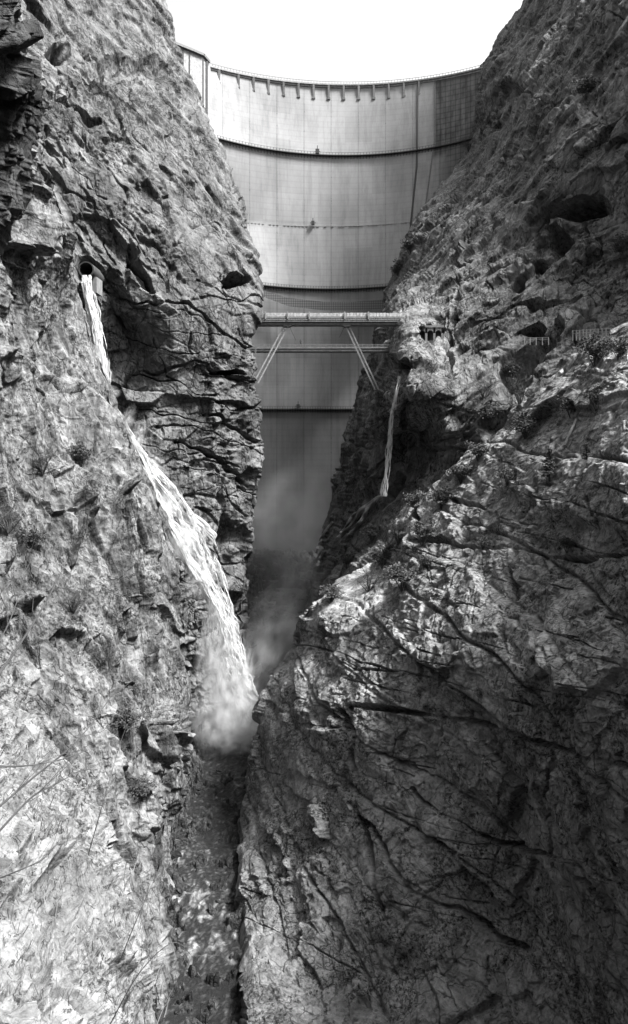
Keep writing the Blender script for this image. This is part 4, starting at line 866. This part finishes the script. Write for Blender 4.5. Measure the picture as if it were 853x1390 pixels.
for a in [('bare', 12, 720, 38, 'wide bare bush at the left edge halfway down the cliff', 0, 1.2), ('bare', 60, 640, 30, 'bare grey shrub high on the left cliff below the dark ledge', 1, 1.2), ('bush', 112, 632, 26, 'dark shrub on the left cliff beside the start of the cascade', 2, 1.0),
          ('bare', 150, 905, 34, 'bare shrub on the left cliff level with the foot of the waterfall', 0, 1.3), ('bush', 165, 990, 30, 'dark low shrub on the left cliff below the bare one', 1, 1.4), ('bush', 195, 1085, 24, 'lowest dark shrub on the left cliff above the river', 2, 1.3),
          ('bare', 215, 1180, 26, 'bare shrub on the left cliff rim close to the rapids', 2, 1.2), ('bush', 48, 745, 26, 'dark shrub above the square hole in the left cliff', 0, 1.1), ('bare', 100, 830, 34, 'bare shrub right of the square hole in the left cliff', 1, 1.2)]:
    plant(a[0], a[1], a[2], a[3], a[4], a[5], ('A', 'A1'), G2, a[6])

# foreground branches and dry grass on the bright slab
def branch(pts, r, label, seed, n=14, l=.5):
    rg = random.Random(seed); W = [P(*p) for p in pts]; C_ = []
    for i in range(len(W)-1):
        for k in range(8):
            t = k/8; p0 = W[max(i-1, 0)]; p1 = W[i]; p2 = W[i+1]; p3 = W[min(i+2, len(W)-1)]
            C_.append(.5*((2*p1)+(p2-p0)*t+(2*p0-5*p1+4*p2-p3)*t*t+(3*p1-p0-3*p2+p3)*t**3))
    C_.append(W[-1]); t_ = empty('bare_branch', W[0]); tag(t_, label, 'branch', 'bare branches reaching over the foreground slab')
    mb = MB(); m = len(C_); mb.tube(C_, [r*(1-.75*i/m) for i in range(m)], 6); mb.build('stem', M_BARK, t_)
    mb = MB()
    for k in range(n):
        i = rg.randint(int(m*.2), m-2); a = C_[i]; d = (C_[i+1]-C_[i]).normalized(); s = Vector((rg.gauss(0, 1), rg.gauss(0, .5), rg.gauss(.3, 1))).normalized(); L_ = l*rg.uniform(.4, 1.3)
        b = a+(d*.7+s*.6)*L_*.5; c = b+(d*.7+s*.35+Vector((0, 0, .15)))*L_*.5; mb.tube([a, b, c], [r*.35, r*.25, r*.12], 4, False)
    mb.build('twigs', M_TWIG, t_)
branch([(-20, 940, 9), (20, 885, 9.5), (58, 825, 10), (84, 775, 10.5), (92, 755, 11)], .022, 'long dark branch rising from the left edge past the square hole', 1, 5)
branch([(-30, 1120, 8), (40, 1060, 8.5), (110, 1000, 9), (165, 925, 10)], .016, 'long thin branch slanting up across the bright slab towards the cascade', 2, 12)
branch([(-30, 1040, 7), (30, 1040, 7.2), (80, 1032, 7.5), (120, 1018, 7.8)], .012, 'nearly level branch at the left edge over the top of the slab', 3, 10)
branch([(-20, 1150, 7), (40, 1085, 7.4), (75, 1065, 7.6), (110, 1045, 8)], .014, 'branch forking upward from the left edge below the level one', 4, 12)
branch([(-20, 1200, 6), (30, 1180, 6), (60, 1165, 6.2), (75, 1140, 6.4)], .008, 'short curved twig over the middle of the slab at the left edge', 5, 8, .3)
branch([(-20, 900, 8), (10, 850, 8.5), (28, 800, 9), (36, 760, 9.4)], .010, 'upright twig at the left edge above the slab', 6, 14)
branch([(120, 1160, 12), (140, 1090, 12), (160, 1020, 12.5), (172, 985, 12.8)], .010, 'slender upright twig growing from the rim of the slab', 7, 8)
branch([(165, 1300, 10.5), (185, 1250, 10.5), (205, 1205, 10.7), (222, 1170, 11)], .009, 'slender twig leaning over the river from the lower rim of the slab', 8, 8)
branch([(150, 1390, 9), (190, 1320, 9), (235, 1280, 9.2), (262, 1300, 9.4)], .009, 'arched twig at the bottom edge hanging towards the rapids', 9, 8)
def grass():
    rg = random.Random(5); V, N = SHEETS['A1']; on('A1', 50, 1200); X, Y = _proj['A1']; mb = MB()
    tufts = []
    for _ in range(45):
        tufts.append((rg.uniform(0, 200), rg.uniform(1010, 1400)))
    tufts += [(75, 1165), (60, 1225), (55, 1140), (100, 1280), (150, 1290), (120, 1330), (175, 1330), (95, 1130), (20, 1215), (30, 1175), (165, 1270), (85, 1360), (140, 1380)]*2
    for tx, ty in tufts:
        d = (X-tx)**2+(Y-ty)**2; k = int(d.argmin())
        if d[k] > 16: continue
        c = Vector(V[k]); s = c.y*.016
        for b in range(rg.randint(10, 26)):
            p = c+Vector((rg.gauss(0, s*1.6), rg.gauss(0, s*1.6), -.02)); l = s*rg.uniform(.8, 2.6); d1 = Vector((rg.gauss(.25, .45), rg.gauss(0, .4), 1)).normalized(); m = p+d1*l*.6; e = m+(d1+Vector((rg.gauss(.3, .4), rg.gauss(0, .4), -.4)))*l*.45; w_ = Vector((.005, .002, 0))*c.y*.1*rg.uniform(.7, 1.5)
            mb.add([p-w_, p+w_, m+w_*.8, m-w_*.8, e], [(0, 1, 2, 3), (3, 2, 4)])
    o = mb.build('dry_grass', M_STRAW); setk(o, 'stuff')
grass()

# boulders at the water's edge
for i, (px, py, r, lb) in enumerate(((243, 1215, 1.6, 'dark soaked boulder at the left bank beside the lower rapid'), (262, 1075, 1.5, 'dark boulder under the left wall just below the waterfall pool'), (300, 1052, 1.0, 'low dark boulder in midstream above the first foam'),
                                     (318, 1230, 1.3, 'dark boulder at the right bank beside the lower rapid'), (252, 1150, 1.2, 'dark boulder at the left bank between the two rapids'), (296, 1330, .9, 'small boulder in the water at the bottom of the channel'))):
    Y = -RIVER_Z*F/(py-HY); c = P(px, py, Y); me = bpy.data.meshes.new('boulder'); bm = bmesh.new(); bmesh.ops.create_icosphere(bm, subdivisions=5, radius=1)
    A_ = np.array([v.co[:] for v in bm.verts]); dd = fbm(A_*1.3+i*5, 3, 700+i)*.3+facets(A_*1.6+i*3+9, 710+i, 1)*.5
    for v, a, d in zip(bm.verts, A_, dd): v.co = Vector(a*(1+d))*r
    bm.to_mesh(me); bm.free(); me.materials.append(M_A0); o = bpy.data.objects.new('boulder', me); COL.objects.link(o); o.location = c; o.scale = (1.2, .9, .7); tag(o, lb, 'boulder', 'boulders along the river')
